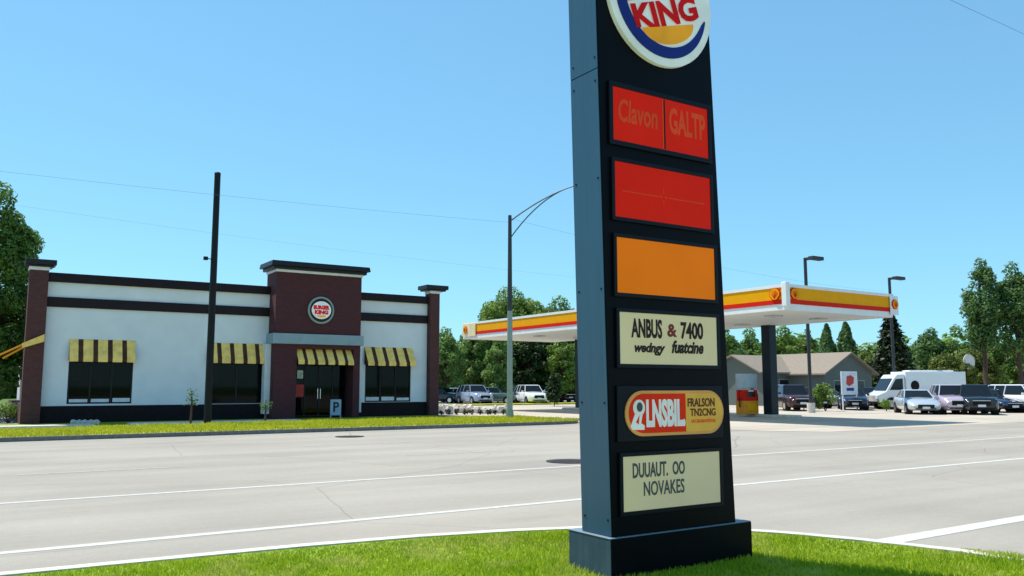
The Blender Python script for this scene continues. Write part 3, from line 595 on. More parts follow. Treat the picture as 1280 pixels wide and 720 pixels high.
def pump(s, t, label):
    o = thing('fuel_pump', s, t, label, 'fuel pump', 'fuel pumps under the canopy', z=.13)
    b = MB('pump_orange'); b.box(s-.55, s+.55, t-.3, t+.3, .13, .85); b.build('lower_cabinet', o, bevel=.03)
    b = MB('can_red'); b.box(s-.52, s+.52, t-.27, t+.27, .85, 1.42); b.build('middle_cabinet', o, bevel=.02)
    b = MB('screen'); b.box(s-.32, s+.32, t-.29, t-.271, 1.05, 1.32); b.build('display', o)
    b = MB('pump_grey'); b.box(s-.58, s+.58, t-.25, t+.25, 1.52, 2.28); b.build('head_panel', o, bevel=.03); boxes('bracket', 'pump_grey', o, [(s-.5, s-.42, t-.1, t+.1, 1.42, 1.52), (s+.42, s+.5, t-.1, t+.1, 1.42, 1.52)])
    for k in (-1, 1):
        b = MB('rubber'); b.tube([(s+k*.56, t, 1.4), (s+k*.72, t-.1, 1.2), (s+k*.74, t-.1, .7), (s+k*.62, t-.05, .5), (s+k*.58, t-.05, 1.0)], .025, 6); b.build('hose', o)
    b = MB('can_yellow'); b.box(s-.35, s+.35, t-.32, t-.301, .35, .7); b.build('decal', o); MB('can_white').box(s-.2, s+.2, t-.28, t-.271, 1.34, 1.40).build('label_strip', o)
pump(*at(934.5, 521), 'orange and red fuel pump with grey top panel, right of the tall sign'); pump(35.9, 44.6, 'fuel pump with orange base half hidden by the left edge of the tall sign')
# ---------------------------------------------------------------- small items by the restaurant
s, t = at(420, 526); o = thing('small_sign', s, t, 'small pale blue notice with dark curl on a low post, by the restaurant entrance', 'sign')
b = MB('sign_blue'); b.box(s-.30, s+.24, t-.03, t+.03, .25, 1.0); b.build('board', o, bevel=.03)
b = MB('ink'); b.text('P', s-.16, s+.12, .42, .88, t-.031, .01, bold=.02); b.build('lettering', o)
boxes('foot', 'galv', o, [(s-.3, s-.24, t-.02, t+.02, 0, .25), (s+.18, s+.24, t-.02, t+.02, 0, .25)])
s, t = at(684, 512)

# ---------------------------------------------------------------- house at the back right
hs, ht = 61.0, 44.5
ho = thing('house', hs, ht, 'low grey house with a shallow tan gabled roof behind the canopy', 'house')
b = MB('siding'); b.box(hs-3, hs+3.2, ht-1.5, ht+8, 0, 2.75); b.prism_y([(hs-3, 2.75), (hs+3.2, 2.75), (hs+.1, 4.25)], ht-1.5, ht+8)
b.box(hs-3.001, hs-12, ht+3, ht+8, 0, 2.6) if False else b.box(hs-6.2, hs-3.0, ht+2, ht+9, 0, 2.7)
g_ = [(ht+2, 2.7), (ht+9, 2.7), (ht+5.05, 4.08)]; b.add([(hs-6.2, y, z) for y, z in g_]+[(hs-3.2, y, z) for y, z in g_], [(0, 2, 1), (3, 4, 5), (0, 1, 4, 3), (1, 2, 5, 4), (2, 0, 3, 5)])
b.build('wall', ho)
b = MB('roof_shingle')
def slab(b, p, q, r_, s2, th=.12):
    V_ = [Vector(x) for x in (p, q, r_, s2)]; b.hexa([v-Vector((0, 0, th)) for v in V_], V_)
slab(b, (hs-3.5, ht-1.9, 2.62), (hs+.1, ht-1.9, 4.40), (hs+.1, ht+8, 4.40), (hs-3.5, ht+8, 2.62)); slab(b, (hs+.1, ht-1.9, 4.402), (hs+3.7, ht-1.9, 2.62), (hs+3.7, ht+8, 2.62), (hs+.1, ht+8, 4.402))
slab(b, (hs-7, ht+1.6, 2.75), (hs-.2, ht+1.6, 2.75), (hs-.2, ht+5, 4.25), (hs-6.6, ht+5, 4.25)); slab(b, (hs-6.6, ht+5, 4.252), (hs-.2, ht+5, 4.252), (hs-.2, ht+9.4, 2.75), (hs-7, ht+9.4, 2.75)); b.build('roof', ho)
for a_ in (-1.9, 1.2):
    b = MB('house_trim'); b.box(hs+a_-.05, hs+a_+.95, ht-1.54, ht-1.502, 1.0, 2.1); f = b.build('window', ho); f['_o'] = ho['_o']
    b = MB('car_glass'); b.box(hs+a_+.04, hs+a_+.86, ht-1.56, ht-1.541, 1.08, 2.02); b.build('pane', f)
for a_ in (-5.8, -4.3):
    b = MB('house_trim'); b.box(hs+a_-.05, hs+a_+1.25, ht+1.96, ht+1.998, 1.0, 2.2); f = b.build('window', ho); f['_o'] = ho['_o']
    b = MB('car_glass'); b.box(hs+a_+.04, hs+a_+1.16, ht+1.94, ht+1.959, 1.08, 2.12); b.build('pane', f)
s, t = at(1063, 513); o = thing('poster_board', s, t, 'white framed poster board with a red picture, before the grey house', 'poster board')
b = MB('white_trim'); b.box(s-.85, s+.85, t-.04, t+.04, 1.05, 2.6); b.build('frame', o); boxes('leg', 'white_trim', o, [(s-.8, s-.72, t-.03, t+.03, 0, 1.05), (s+.72, s+.8, t-.03, t+.03, 0, 1.05)])
b = MB('blind'); b.box(s-.75, s+.75, t-.06, t-.041, 1.15, 2.5); b.use('poster_red'); b.prism_y([(s-.4, 1.75), (s-.1, 1.6), (s+.4, 1.8), (s+.45, 2.2), (s+.1, 2.35), (s-.35, 2.25)], t-.07, t-.0605)
b.use('logo_blue'); b.box(s-.4, s+.4, t-.07, t-.0605, 1.3, 1.5); b.build('poster', o)

s, t = at(1210, 503); o = thing('satellite_dish', s, t, 'white dish on a thin post in front of the trees at the right', 'satellite dish')
b = MB('white_trim'); b.tube([(s, t, 0), (s, t, 3.6)], .06, 8); b.build('post', o)
b = MB('white_trim'); rings = [(.02, .0), (.5, .06), (.85, .18), (1.05, .32)]; vs = []
for rr_, d_ in rings:
    for a in range(18): vs.append((s-.1+rr_*math.cos(a*math.pi/9), t-.15-d_*.9, 3.9+rr_*.72*math.sin(a*math.pi/9)+d_*.3))
for rr_, d_ in rings[::-1]:
    for a in range(18): vs.append((s-.1+rr_*math.cos(a*math.pi/9), t-.09-d_*.9, 3.9+rr_*.72*math.sin(a*math.pi/9)+d_*.3))
b.add(vs, [(i*18+a, i*18+(a+1) % 18, (i+1)*18+(a+1) % 18, (i+1)*18+a) for i in range(7) for a in range(18)]); b.build('dish', o, smooth=True)
# ---------------------------------------------------------------- cars
def make_car(kind, paint, label, grp='cars parked on the lots', pos=None, head=0.0, cat='car'):
    P = dict(sedan=dict(L=4.5, Wd=.90, hood=.82, cowl=.95, belt=.95, trunk=.98, roof=1.42, cx=.75, wx=.15, rx=-.95, bx=-1.65, nose=.66),
             suv=dict(L=4.6, Wd=.94, hood=1.02, cowl=1.10, belt=1.10, trunk=1.12, roof=1.72, cx=.95, wx=.45, rx=-1.75, bx=-2.1, nose=.92),
             hatch=dict(L=4.1, Wd=.87, hood=.90, cowl=1.0, belt=1.0, trunk=1.02, roof=1.52, cx=.85, wx=.25, rx=-1.4, bx=-1.9, nose=.76))[kind]
    L, Wd = P['L'], P['Wd']; h = L/2
    x, y = pos; o = thing('parked_car', x, y, label, cat, grp, rot=head, local=True)
    st = [(-h, .80, .46, P['trunk']*.80), (-h+.12, .93, .30, P['trunk']*.95), (-h+.5, 1, .24, P['trunk']), (P['bx'], 1, .22, P['trunk']+.01), (0, 1, .2, P['belt']), (P['cx'], 1, .2, P['cowl']), (h-.75, 1, .22, P['hood']), (h-.25, .95, .26, P['nose']+.04), (h-.05, .85, .34, P['nose']*.92), (h, .76, .42, P['nose']*.8)]
    b = MB('coat_'+paint); sec = []
    for (xx, k, zb, zt) in st:
        w = Wd*k; hgt = zt-zb
        half = [(w*.80, zb), (w*.97, zb+.08), (w, zb+hgt*.40), (w*.985, zb+hgt*.72), (w*.93, zt-.035), (w*.80, zt)]
        sec.append([(xx, yy, zz) for yy, zz in half]+[(xx, 0, zt+.035)]+[(xx, -yy, zz) for yy, zz in half[::-1]])
    m_ = len(sec[0]); vs = [p for s_ in sec for p in s_]
    fs = [(i*m_+j, (i+1)*m_+j, (i+1)*m_+(j+1) % m_, i*m_+(j+1) % m_) for i in range(len(sec)-1) for j in range(m_)]
    fs += [tuple(range(m_))[::-1], tuple(range((len(sec)-1)*m_, len(sec)*m_))]
    b.add(vs, [f[::-1] for f in fs]); bo = b.build('body', o, smooth=True)
    bo.data.polygons.foreach_set('use_smooth', [True]*(len(fs)-2)+[False]*2)
    wb, wt = Wd*.90, Wd*.70; zb, zr = P['belt']-.04, P['roof']
    B4 = [(P['bx'], -wb, zb), (P['cx'], -wb, zb), (P['cx'], wb, zb), (P['bx'], wb, zb)]; T4 = [(P['rx'], -wt, zr-.05), (P['wx'], -wt, zr-.05), (P['wx'], wt, zr-.05), (P['rx'], wt, zr-.05)]
    b = MB('car_glass'); b.hexa(B4, T4); b.build('cabin_glass', o)
    b = MB('coat_'+paint); e = .03
    b.hexa([(P['rx']-.03, -wt-.02, zr-.055), (P['wx']+.03, -wt-.02, zr-.055), (P['wx']+.03, wt+.02, zr-.055), (P['rx']-.03, wt+.02, zr-.055)], [(P['rx']+.1, -wt+.1, zr), (P['wx']-.1, -wt+.1, zr), (P['wx']-.1, wt-.1, zr), (P['rx']+.1, wt-.1, zr)])
    for q, w_ in zip(B4, T4): b.tube([q, w_], .035, 6)
    for sg_ in (-1, 1):
        for xm in ((P['wx']+P['rx'])/2+.05,)+((P['rx']+.45,) if kind == 'suv' else ()): b.tube([(xm-.05, sg_*(wb+.003), zb), (xm, sg_*(wt+.003), zr-.05)], .035, 6)
    b.build('roof', o)
    for sx, sy in ((1, 1), (1, -1), (-1, 1), (-1, -1)):
        cx, r_ = sx*h*.61, .34 if kind == 'suv' else .31
        def wheel_disc(bb, rad, y0, y1):
            pts = [(cx+rad*math.cos(2*math.pi*i/20), r_+rad*math.sin(2*math.pi*i/20)) for i in range(20)]; bb.prism_y(pts, min(y0, y1), max(y0, y1))
        b = MB('rubber'); wheel_disc(b, r_, sy*(Wd-.22), sy*(Wd+.01)); wo = b.build('wheel', o, bevel=.02)
        b = MB('chrome'); wheel_disc(b, r_*.62, sy*(Wd+.011), sy*(Wd+.02)); b.build('rim', wo)
        b = MB('rubber'); wheel_disc(b, r_+.06, sy*(Wd-.3), sy*(Wd+.004)); b.build('wheel_arch', o)
    for sy in (-1, 1):
        b = MB('lamp_clear'); b.hexa([(h-.30, sy*Wd*.55, P['nose']*.80), (h-.02, sy*Wd*.50, P['nose']*.80), (h-.06, sy*Wd*.82, P['nose']*.80), (h-.34, sy*Wd*.93, P['nose']*.80)], [(h-.36, sy*Wd*.55, P['nose']*.98), (h-.10, sy*Wd*.50, P['nose']*.96), (h-.14, sy*Wd*.80, P['nose']*.96), (h-.40, sy*Wd*.92, P['nose']*.98)]); b.build('headlight', o)
        b = MB('tail_red'); b.box(-h-.01, -h+.3, sy*Wd*.62-.12, sy*Wd*.62+.14, P['trunk']*.68, P['trunk']*.86); b.build('tail_light', o)
        b = MB('coat_'+paint); b.box(P['cx']-.28, P['cx']-.13, sy*(Wd+.09)-.08, sy*(Wd+.09)+.08, P['belt']-.02, P['belt']+.12); b.build('mirror', o, bevel=.02)
    b = MB('rubber'); b.box(h-.04, h+.012, -Wd*.48, Wd*.48, P['nose']*.58, P['nose']*.86); b.use('chrome'); b.box(h-.03, h+.02, -Wd*.48, Wd*.48, P['nose']*.86, P['nose']*.90); b.build('grille', o)
    b = MB('rubber'); b.box(h-.06, h+.008, -Wd*.6, Wd*.6, .34, P['nose']*.46); b.build('lower_grille', o)
    boxes('number_plate', 'blind', o, [(h+.013, h+.03, -.2, .2, P['nose']*.50, P['nose']*.50+.13), (-h-.02, -h+.05, -.22, .22, P['trunk']*.6, P['trunk']*.6+.14)])
    return o
def face(s, t, off=0):                     # heading that points the nose roughly to the road and the viewer
    w = W(s, t); return math.atan2(-w.y, -w.x)+R(off)
CARS = [(1146, 517, 'sedan', 'silver', 'pale silver sedan, leftmost of the front row of cars at right', 13),
        (1190, 517, 'suv', 'lilac', 'pale lilac silver car beside the silver sedan', 12),
        (1218, 517.5, 'suv', 'black', 'tall black car between the lilac car and the low black sedan', 10),
        (1243, 515, 'sedan', 'navy', 'low dark sedan left of the white car at the right edge', 30),
        (1280, 515.5, 'suv', 'white', 'white car at the right edge of the picture', 55),
        (1205, 509, 'suv', 'navy', 'dark blue car in the back row, left of the lone tree trunk', 70),
        (1226, 508.5, 'suv', 'black', 'black car in the back row, by the lone tree trunk', 60),
        (990, 513, 'suv', 'maroon', 'dark maroon car seen between the canopy pillar and the lamp post', 18),
        (1066, 512, 'hatch', 'navy', 'dark blue car in front of the poster board', 5),
        (593, 505, 'suv', 'bluegrey', 'pale blue grey car, left of the green one near the trees', 25),
        (620, 504.5, 'hatch', 'green', 'grey green car just left of the street light', 75),
        (663, 505, 'suv', 'white', 'white car right of the street light, near the trees', 20),
        (553, 504, 'hatch', 'black', 'black car close to the right end of the restaurant', 60),
        (573, 502.5, 'sedan', 'bluegrey', 'pale car second from the restaurant end', 80),
        (640, 501, 'hatch', 'maroon', 'dark red car directly behind the street light', 40),
        (684, 500.5, 'hatch', 'silver', 'silver car behind the dark upright bush left of the sign', 35),
        (706, 503, 'suv', 'maroon', 'maroon car between the upright bush and the tall sign', 15),
        (1012, 510, 'hatch', 'black', 'black car behind the foot of the middle lamp post', 30),
        (1036, 509, 'sedan', 'bluegrey', 'pale car behind the bright upright bush', 70),
        (1092, 510, 'hatch', 'black', 'black car directly left of the white box van', 10),
        (1166, 507.5, 'hatch', 'maroon', 'dark red car half hidden behind the silver sedan and the box van', 20),
        (1252, 507.5, 'hatch', 'bluegrey', 'pale car in the back row, behind the low dark sedan', 30)]
for u, v, kd, pt, lb_, off in CARS:
    s, t = at(u, v); make_car(kd, pt, lb_, pos=(s, t), head=face(s, t, off))
# white box van, nose to the left
s, t = at(1145, 511.5); w = W(s, t); hd = math.atan2(-w.y, -w.x)-R(62)
o = thing('box_van', s, t, 'tall white box van standing behind the silver sedan', 'van', rot=hd, local=True)
b = MB('coat_white'); b.prism_y([(1.2, .5), (3.05, .5), (3.15, 1.0), (2.55, 1.25), (1.95, 2.2), (1.75, 2.42), (1.2, 2.45)], -.98, .98); b.build('cab', o, bevel=.05)
b = MB('coat_white'); b.box(-3.1, 1.18, -1.08, 1.08, .6, 2.62); b.use('can_white'); b.box(-2.6, .6, -.5, .5, 2.62, 2.72); b.build('cargo_box', o, bevel=.05)
b = MB('car_glass')
for sy in (-1, 1): b.prism_y([(1.35, 1.35), (2.3, 1.35), (1.85, 2.1), (1.35, 2.15)], min(sy*.97, sy*.99), max(sy*.97, sy*.99))
b.hexa([(2.52, -.85, 1.33), (2.56, -.85, 1.33), (2.56, .85, 1.33), (2.52, .85, 1.33)], [(2.0, -.8, 2.15), (2.04, -.8, 2.15), (2.04, .8, 2.15), (2.0, .8, 2.15)]); b.build('cab_window', o)
MB('rubber').disc_y(.55, 1.65, -1.1, -1.082, .3, .35, 16).build('side_marking', o); MB('rubber').disc_y(.55, 1.65, 1.082, 1.1, .3, .35, 16).build('side_marking', o)
for sx in (2.2, -1.9):
    for sy in (-1, 1):
        b = MB('rubber'); b.disc_y(sx, .42, min(sy*.78, sy*1.05), max(sy*.78, sy*1.05), .42, .42, 20); wo = b.build('wheel', o); b = MB('chrome'); b.disc_y(sx, .42, min(sy*1.051, sy*1.06), max(sy*1.051, sy*1.06), .24, .24, 16); b.build('rim', wo)
b = MB('rubber'); b.box(-3.0, 3.1, -.9, .9, .42, .55); b.build('chassis', o)
for sy in (-1, 1): b = MB('lamp_clear'); b.box(3.06, 3.16, sy*.75-.14, sy*.75+.14, .75, .95); b.build('headlight', o)

# ---------------------------------------------------------------- vegetation
def leafcloud(name, C, N_, size, mname, parent, rs):
    n = len(C)
    nv = N_+rs.normal(0, .55, (n, 3)); nv /= np.linalg.norm(nv, axis=1)[:, None]+1e-9
    r_ = rs.normal(0, 1, (n, 3)); a = np.cross(nv, r_); a /= np.linalg.norm(a, axis=1)[:, None]+1e-9; b = np.cross(nv, a)
    sz = size*(.55+.9*rs.rand(n))[:, None]; a *= sz; b *= sz*.62
    V = np.stack([C-a, C-b*.9+a*.1, C+a, C+b*.9+a*.1], 1).reshape(-1, 3)
    o = raw(name, V, np.arange(n*4), np.arange(n)*4, np.full(n, 4), mname); o.parent = parent; return o
def blobs_to_leaves(blobs, dens, rs):
    Cs, Ns = [], []
    for (c, r_) in blobs:
        c = np.array(c); r_ = np.array(r_); n = max(20, int(dens*(r_[0]*r_[1]+r_[0]*r_[2]+r_[1]*r_[2])))
        d = rs.normal(0, 1, (n, 3)); d /= np.linalg.norm(d, axis=1)[:, None]
        rad = rs.rand(n)**.33; rad = np.where(rs.rand(n) < .65, .75+.3*rs.rand(n), rad)
        lump = 1+.12*np.sin(d[:, 0]*6+c[0])*np.cos(d[:, 2]*7+c[2])
        Cs.append(c+d*r_*rad[:, None]*lump[:, None]); Ns.append(d*.9+np.array([0, 0, .35]))
    return np.concatenate(Cs), np.concatenate(Ns)
def tree(s, t, H, rw, label, mname='leaf_mid', base=.25, nb=26, leaf=.16, dens=110, seed=1, group='trees', name='broadleaf_tree', gap=.0, lean=0, cat='tree', blob=.34):
    rs = np.random.RandomState(seed); o = thing(name, s, t, label, cat, group, rot=rs.uniform(0, 6), local=True)
    z0 = H*base; blobs = []; cz = (H+z0)/2; hz = (H-z0)/2
    for i in range(nb):
        a = rs.uniform(0, 2*np.pi); zz = rs.uniform(-.86, .88); k = math.sqrt(max(.05, 1-zz*zz))*rs.uniform(.35, .80)
        br = rw*blob*rs.uniform(.7, 1.25)
        blobs.append(((rw*k*math.cos(a)+lean*zz, rw*k*math.sin(a), cz+hz*zz*.86), (br, br, br*rs.uniform(.7, 1.0)*max(1, hz/rw*.55))))
    blobs.append(((0, 0, H-.3*rw*blob*2), (rw*.3, rw*.3, rw*.33)))
    C, Nn = blobs_to_leaves(blobs, dens, rs)
    C[:, 2] = np.maximum(C[:, 2], .1)
    leafcloud('crown', C, Nn, leaf, mname, o, rs)
    b = MB('bark'); r0 = .016*H+.05
    b.tube([(0, 0, -.05), (.02*H, 0, z0*.6), (0, .01*H, z0+hz*.7), (.02*H, 0, H*.86)], [r0, r0*.8, r0*.5, r0*.15], 8)
    for i in range(min(9, nb)):
        c = blobs[i][0]; zs_ = max(z0*.7, c[2]*.62); b.tube([(0, 0, zs_), (c[0]*.5, c[1]*.5, (zs_+c[2])/2+.1), c], [r0*.4, r0*.25, r0*.08], 5)
    b.build('trunk', o); return o
def conifer(s, t, H, rw, label, seed, mname='leaf_needle', leaf=.17, n=9000):
    rs = np.random.RandomState(seed); o = thing('spruce_tree', s, t, label, 'tree', None, local=True)
    z = H*(.07+.91*rs.rand(n)**1.25); tier = (z*1.9) % 1.0; lim = rw*(1-z/H)**.85*(1.12-.38*tier)
    a = rs.uniform(0, 2*np.pi, n); lim *= 1+.2*np.sin(a*5+np.floor(z*1.9)*2.3); r_ = lim*np.sqrt(rs.rand(n)*.85+.15)
    C = np.c_[r_*np.cos(a), r_*np.sin(a), z-r_*.16]; Nn = np.c_[np.cos(a)*.3, np.sin(a)*.3, np.full(n, 1.0)]
    leafcloud('crown', C, Nn, leaf, mname, o, rs); b = MB('bark'); b.tube([(0, 0, -.05), (0, 0, H*.97)], [.2, .03], 8); b.build('trunk', o); return o
def poplar(s, t, H, rw, label, seed, mname='leaf_poplar'):
    rs = np.random.RandomState(seed); o = thing('cedar_tree', s, t, label, 'tree', 'pointed trees behind the grey house', local=True); n = 7000
    z = H*(.04+.95*rs.rand(n)); k = np.sin(np.pi*np.clip((z/H)**.6, 0, 1))**.7; a = rs.uniform(0, 2*np.pi, n)
    r_ = rw*k*np.sqrt(rs.rand(n)*.8+.2)*(1+.22*np.sin(z*3+a*3)); C = np.c_[r_*np.cos(a), r_*np.sin(a), z]; Nn = np.c_[np.cos(a), np.sin(a), np.full(n, .5)]
    leafcloud('crown', C, Nn, .15, mname, o, rs); b = MB('bark'); b.tube([(0, 0, -.05), (0, 0, H*.9)], [.14, .03], 8); b.build('trunk', o); return o
def put(u, v, vt):
    s, t = at(u, v); w = W(s, t); d = w.y
    lo, hi = 0.0, 60.0
    for _ in range(50):
        m_ = (lo+hi)/2; z = m_-CAMH; y = 360-F*(-d*sp+z*cp)/(d*cp+z*sp)
        lo, hi = (m_, hi) if y > vt else (lo, m_)
    return s, t, lo, d
def T_(u, v, vt, wpx, label, **kw):
    s, t, H, d = put(u, v, vt); return tree(s, t, H, wpx/2*d/F, label, **kw)
T_(-22, 524, 238, 134, 'big dense dark tree at the left edge beside the restaurant', mname='leaf_dark', base=.03, nb=95, leaf=.10, dens=330, seed=3, group=None, blob=.25)
T_(-80, 518, 262, 120, 'dark tree outside the left edge, behind the big dense one', mname='leaf_dark', base=.08, nb=30, leaf=.16, dens=150, seed=4, group=None)
T_(637, 502.5, 368, 116, 'tall round-topped green tree behind the street light', mname='leaf_light', base=.2, nb=80, leaf=.15, dens=150, seed=5, blob=.24)
T_(700, 502, 378, 90, 'tree left of the tall sign, partly behind the canopy', mname='leaf_mid', base=.15, nb=60, leaf=.15, dens=150, seed=6, blob=.25)
mids = [(556, 504, 414, 62, 'leaf_mid', 'bushy green tree next to the right end of the restaurant'), (592, 503, 408, 60, 'leaf_mid', 'green tree left of the street light, in front of the tall round one'), (622, 504, 420, 46, 'leaf_mid', 'narrow green tree immediately left of the street light'),
        (662, 503.5, 426, 60, 'leaf_shade', 'very dark tree under the canopy, right of the street light'), (702, 503.5, 424, 52, 'leaf_light', 'light green tree under the canopy, beside the tall sign'), (532, 503, 400, 50, 'leaf_dark', 'dark tree behind the right corner pier of the restaurant'),
        (742, 503, 415, 60, 'leaf_mid', 'tree hidden behind the tall sign')]
for i, (u, v, vt, wp, mn, lb_) in enumerate(mids): T_(u, v, vt, wp, lb_, mname=mn, base=.04, nb=45, leaf=.14, dens=170, seed=20+i, blob=.27, group='trees in the row behind the parked cars')
for i, (u, v, vt, wp, mn, lb_) in enumerate([(905, 503, 410, 60, 'leaf_mid', 'green tree just right of the tall sign'), (940, 503, 414, 52, 'leaf_mid', 'green tree left of the canopy pillar'), (982, 502.5, 411, 58, 'leaf_light', 'yellow green tree behind the house roof, right of the pillar'), (1012, 502.5, 414, 34, 'leaf_light', 'small yellow green tree behind the house roof by the lamp post'),
        (1085, 501, 440, 44, 'leaf_olive', 'olive tree between the house and the spruce'), (1168, 501, 414, 56, 'leaf_poplar', 'bluish green tree right of the spruce'), (1200, 501, 410, 50, 'leaf_mid', 'mid green tree left of the tall slender tree'),
        (1186, 503, 446, 70, 'leaf_olive', 'olive hedge-like tree above the box van'), (1224, 502.5, 436, 60, 'leaf_olive', 'low olive tree behind the lone tree trunk'), (1262, 502, 420, 60, 'leaf_dark', 'dark low tree behind the white car'), (1308, 502, 400, 70, 'leaf_dark', 'dark tree at the right edge')]):
    T_(u, v, vt, wp, lb_, mname=mn, base=.05, nb=42, leaf=.15, dens=150, seed=40+i, blob=.27, group='trees along the back of the lots')
T_(1237, 505, 326, 52, 'tall slender green tree with a bare trunk, beside the right edge', mname='leaf_poplar', base=.30, nb=95, leaf=.13, dens=130, seed=60, group=None, blob=.28)
T_(1276, 505, 332, 64, 'tall leafy tree on the right edge, rightmost of the two big ones', mname='leaf_poplar', base=.28, nb=100, leaf=.14, dens=120, seed=61, group=None, blob=.26)
s, t, H, d = put(1118, 504, 384); conifer(s, t, H, 42*d/F, 'dark spruce standing behind the right end of the canopy', 70)
s, t, H, d = put(1037, 502, 404); poplar(s, t, H, 13*d/F, 'narrow dark green pointed tree, left one of the pair behind the house', 71)
s, t, H, d = put(1061, 502, 402); poplar(s, t, H, 16*d/F, 'wider dark green pointed tree, right one of the pair behind the house', 72)
def bush(u, v, vt, wpx, label, mname, seed, leaf=.05, dens=500, name='bush', group='bushes', nb=9):
    s, t, H, d = put(u, v, vt); rw = wpx/2*d/F; rs = np.random.RandomState(seed); o = thing(name, s, t, label, 'bush', group, local=True); bl = []
    for i in range(nb):
        a = rs.uniform(0, 6.3); k = rs.uniform(.2, .7); bl.append(((rw*k*math.cos(a), rw*k*math.sin(a), H*rs.uniform(.3, .72)), (rw*.38, rw*.38, H*.26)))
    C, Nn = blobs_to_leaves(bl, dens, rs); C[:, 2] = np.maximum(C[:, 2], .03); leafcloud('leaves', C, Nn, leaf, mname, o, rs)
    b = MB('bark')
    for i in range(4): c = bl[i][0]; b.tube([(0, 0, -.02), (c[0]*.4, c[1]*.4, c[2]*.5), c], [.03, .02, .01], 5)
    b.build('stems', o); return o
bush(10, 529, 498, 44, 'yellow green bush at the left edge in front of the big dark tree', 'leaf_light', 80); bush(64, 530, 508, 34, 'small green bush at the foot of the left corner pier', 'leaf_mid', 81)
bush(-14, 529, 503, 30, 'yellow green bush at the very left edge', 'leaf_light', 82); bush(1032, 514, 474, 30, 'bright green upright bush right of the middle lamp post', 'leaf_light', 83, leaf=.08)
bush(1108, 514, 497, 18, 'small yellow green bush in front of the van cab', 'leaf_light', 84, leaf=.06); bush(967, 520, 505, 16, 'low dark green bush at the foot of the canopy pillar', 'leaf_dark', 85)
bush(693, 508, 462, 22, 'dark upright evergreen bush left of the tall sign', 'leaf_shade', 86, leaf=.1, dens=300, nb=14); bush(1005, 513, 494, 14, 'small pale green bush at the middle lamp post', 'leaf_light', 87, leaf=.06)
# thin young plants before the wall
def sapling(u, v, vt, label, seed):
    s, t, H, d = put(u, v, vt); rs = np.random.RandomState(seed); o = thing('sapling', s, t, label, 'young tree', 'young trees before the restaurant wall', local=True)
    b = MB('bark'); b.tube([(0, 0, 0), (.02, 0, H*.6), (0, 0, H*.95)], [.05, .04, .012], 6)
    for i in range(5): a = i*1.3; b.tube([(0, 0, H*(.5+.08*i)), (.22*math.cos(a), .22*math.sin(a), H*(.64+.08*i))], [.018, .006], 5)
    b.build('trunk', o); C = np.c_[rs.normal(0, .13, 90), rs.normal(0, .13, 90), rs.uniform(H*.55, H, 90)]; leafcloud('crown', C, rs.normal(0, 1, (90, 3)), .05, 'leaf_dark', o, rs)
sapling(238, 532, 486, 'thin staked young tree left of the tall black pole', 90); sapling(331, 530, 500, 'thin young tree at the foot of the entrance tower', 91)
# pale boulders and low dark shrubs beside the drive
rr = random.Random(5)
for i in range(14):
    u = 549+i*6.4; s, t = at(u, 516.5+rr.uniform(-1.5, 1.5)); z = rr.uniform(.25, .45)
    b = MB('rock'); b.ball((s, t, z*.45), (rr.uniform(.22, .42), rr.uniform(.2, .35), z*.75), 8, 5, .35, rr)
    o = b.build('boulder', org=(s, t, 0), rot=ANG); tag(o, 'pale boulder in the planted row between the restaurant and the street light', 'boulder', 'pale boulders beside the drive')
for i in range(9):
    u = 552+i*9.6; bush(u, 518.5, 510.5, 11, 'low dark shrub among the pale boulders, between restaurant and street light', 'leaf_shade', 100+i, dens=260, name='low_shrub', group='low shrubs among the boulders', nb=5)
for i in range(5):
    s, t = at(92+i*7, 531.5); b = MB('rock'); b.ball((s, t, .1), (.16, .14, .14), 7, 5, .3, rr); o = b.build('boulder', org=(s, t, 0), rot=ANG); tag(o, 'small pale stone at the foot of the restaurant wall, left part', 'stone', 'small stones before the wall')
bm_ = MB('turf'); bm_.box(24.0, 60, 60.0, 62.0, .0, .12); structure('far_verge', bm_)
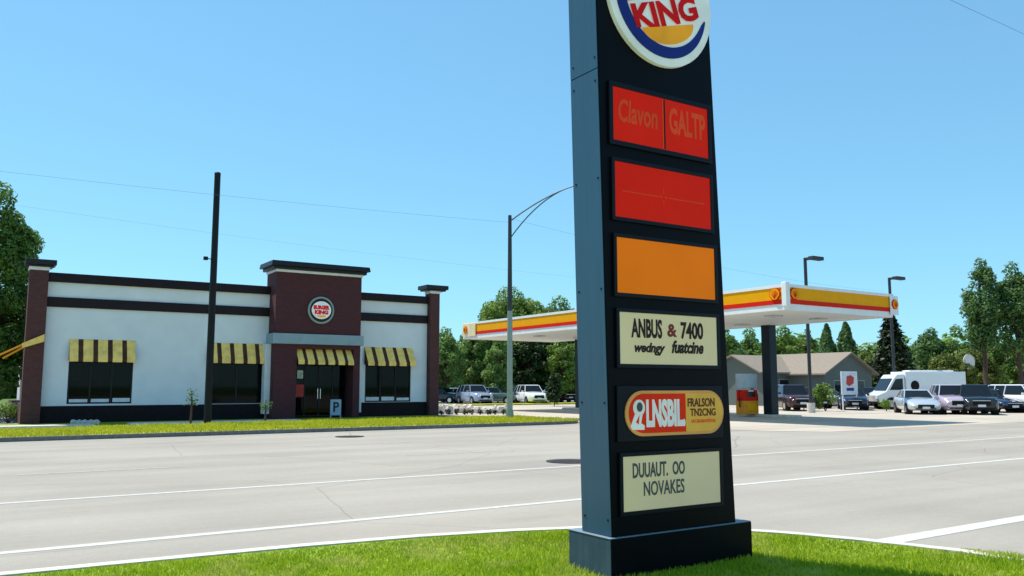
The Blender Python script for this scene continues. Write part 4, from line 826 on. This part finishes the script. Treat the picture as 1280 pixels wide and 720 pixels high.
# far wood that reads as one mass
rs = np.random.RandomState(9); bl = []
for i in range(150):
    a = R(-52+104*i/150+rs.uniform(-.4, .4)); dd = rs.uniform(125, 150); hh = rs.uniform(3.2, 5.2)
    bl.append(((dd*math.sin(a), dd*math.cos(a), hh*.8), (rs.uniform(3, 5), rs.uniform(3, 5), hh)))
C, Nn = blobs_to_leaves(bl, 14, rs); C[:, 2] = np.maximum(C[:, 2], .2); o = leafcloud('distant_wood', C, Nn, .6, 'leaf_mid', None, rs); tag(o, 'far line of green woodland behind the lots and the restaurant', 'woodland', kind='stuff')

for o in bpy.data.objects:
    if '_o' in o: del o['_o']
# ---------------------------------------------------------------- light, sky, camera
EL = R(62); SD = Vector((-.87, .49, 0)).normalized()
sd = Vector((SD.x*math.cos(EL), SD.y*math.cos(EL), math.sin(EL)))
sun = bpy.data.lights.new('sun', 'SUN'); sun.energy = 4.6; sun.angle = R(.53); sun.color = (1, .95, .87)
so = bpy.data.objects.new('sun', sun); COL.objects.link(so); so.rotation_euler = sd.to_track_quat('Z', 'Y').to_euler()
wd = bpy.data.worlds.new('World'); sc.world = wd; wd.use_nodes = True; nt = wd.node_tree
sky = nt.nodes.new('ShaderNodeTexSky'); sky.sky_type = 'NISHITA'; sky.sun_disc = False; sky.sun_elevation = EL; sky.sun_rotation = math.atan2(sd.x, sd.y)
sky.altitude = 0; sky.air_density = 1.0; sky.dust_density = .15; sky.ozone_density = 1.0
tint = nt.nodes.new('ShaderNodeVectorMath'); tint.operation = 'MULTIPLY'; tint.inputs[1].default_value = (.865, 1.60, 1.99)
gm = nt.nodes.new('ShaderNodeGamma'); gm.inputs[1].default_value = .55; nt.links.new(sky.outputs[0], gm.inputs[0]); nt.links.new(gm.outputs[0], tint.inputs[0]); nt.links.new(tint.outputs[0], nt.nodes['Background'].inputs[0]); nt.nodes['Background'].inputs[1].default_value = .15
cam = bpy.data.cameras.new('camera'); co = bpy.data.objects.new('camera', cam); COL.objects.link(co); sc.camera = co
co.location = (0, 0, CAMH); co.rotation_euler = (math.pi/2+PITCH, 0, 0); cam.sensor_width = 36; cam.lens = 36*F/1280; cam.clip_start = .1; cam.clip_end = 3000
sc.view_settings.view_transform = 'Standard'; sc.view_settings.look = 'None'; sc.view_settings.exposure = .35; sc.view_settings.gamma = 1
sc.render.engine = 'CYCLES'
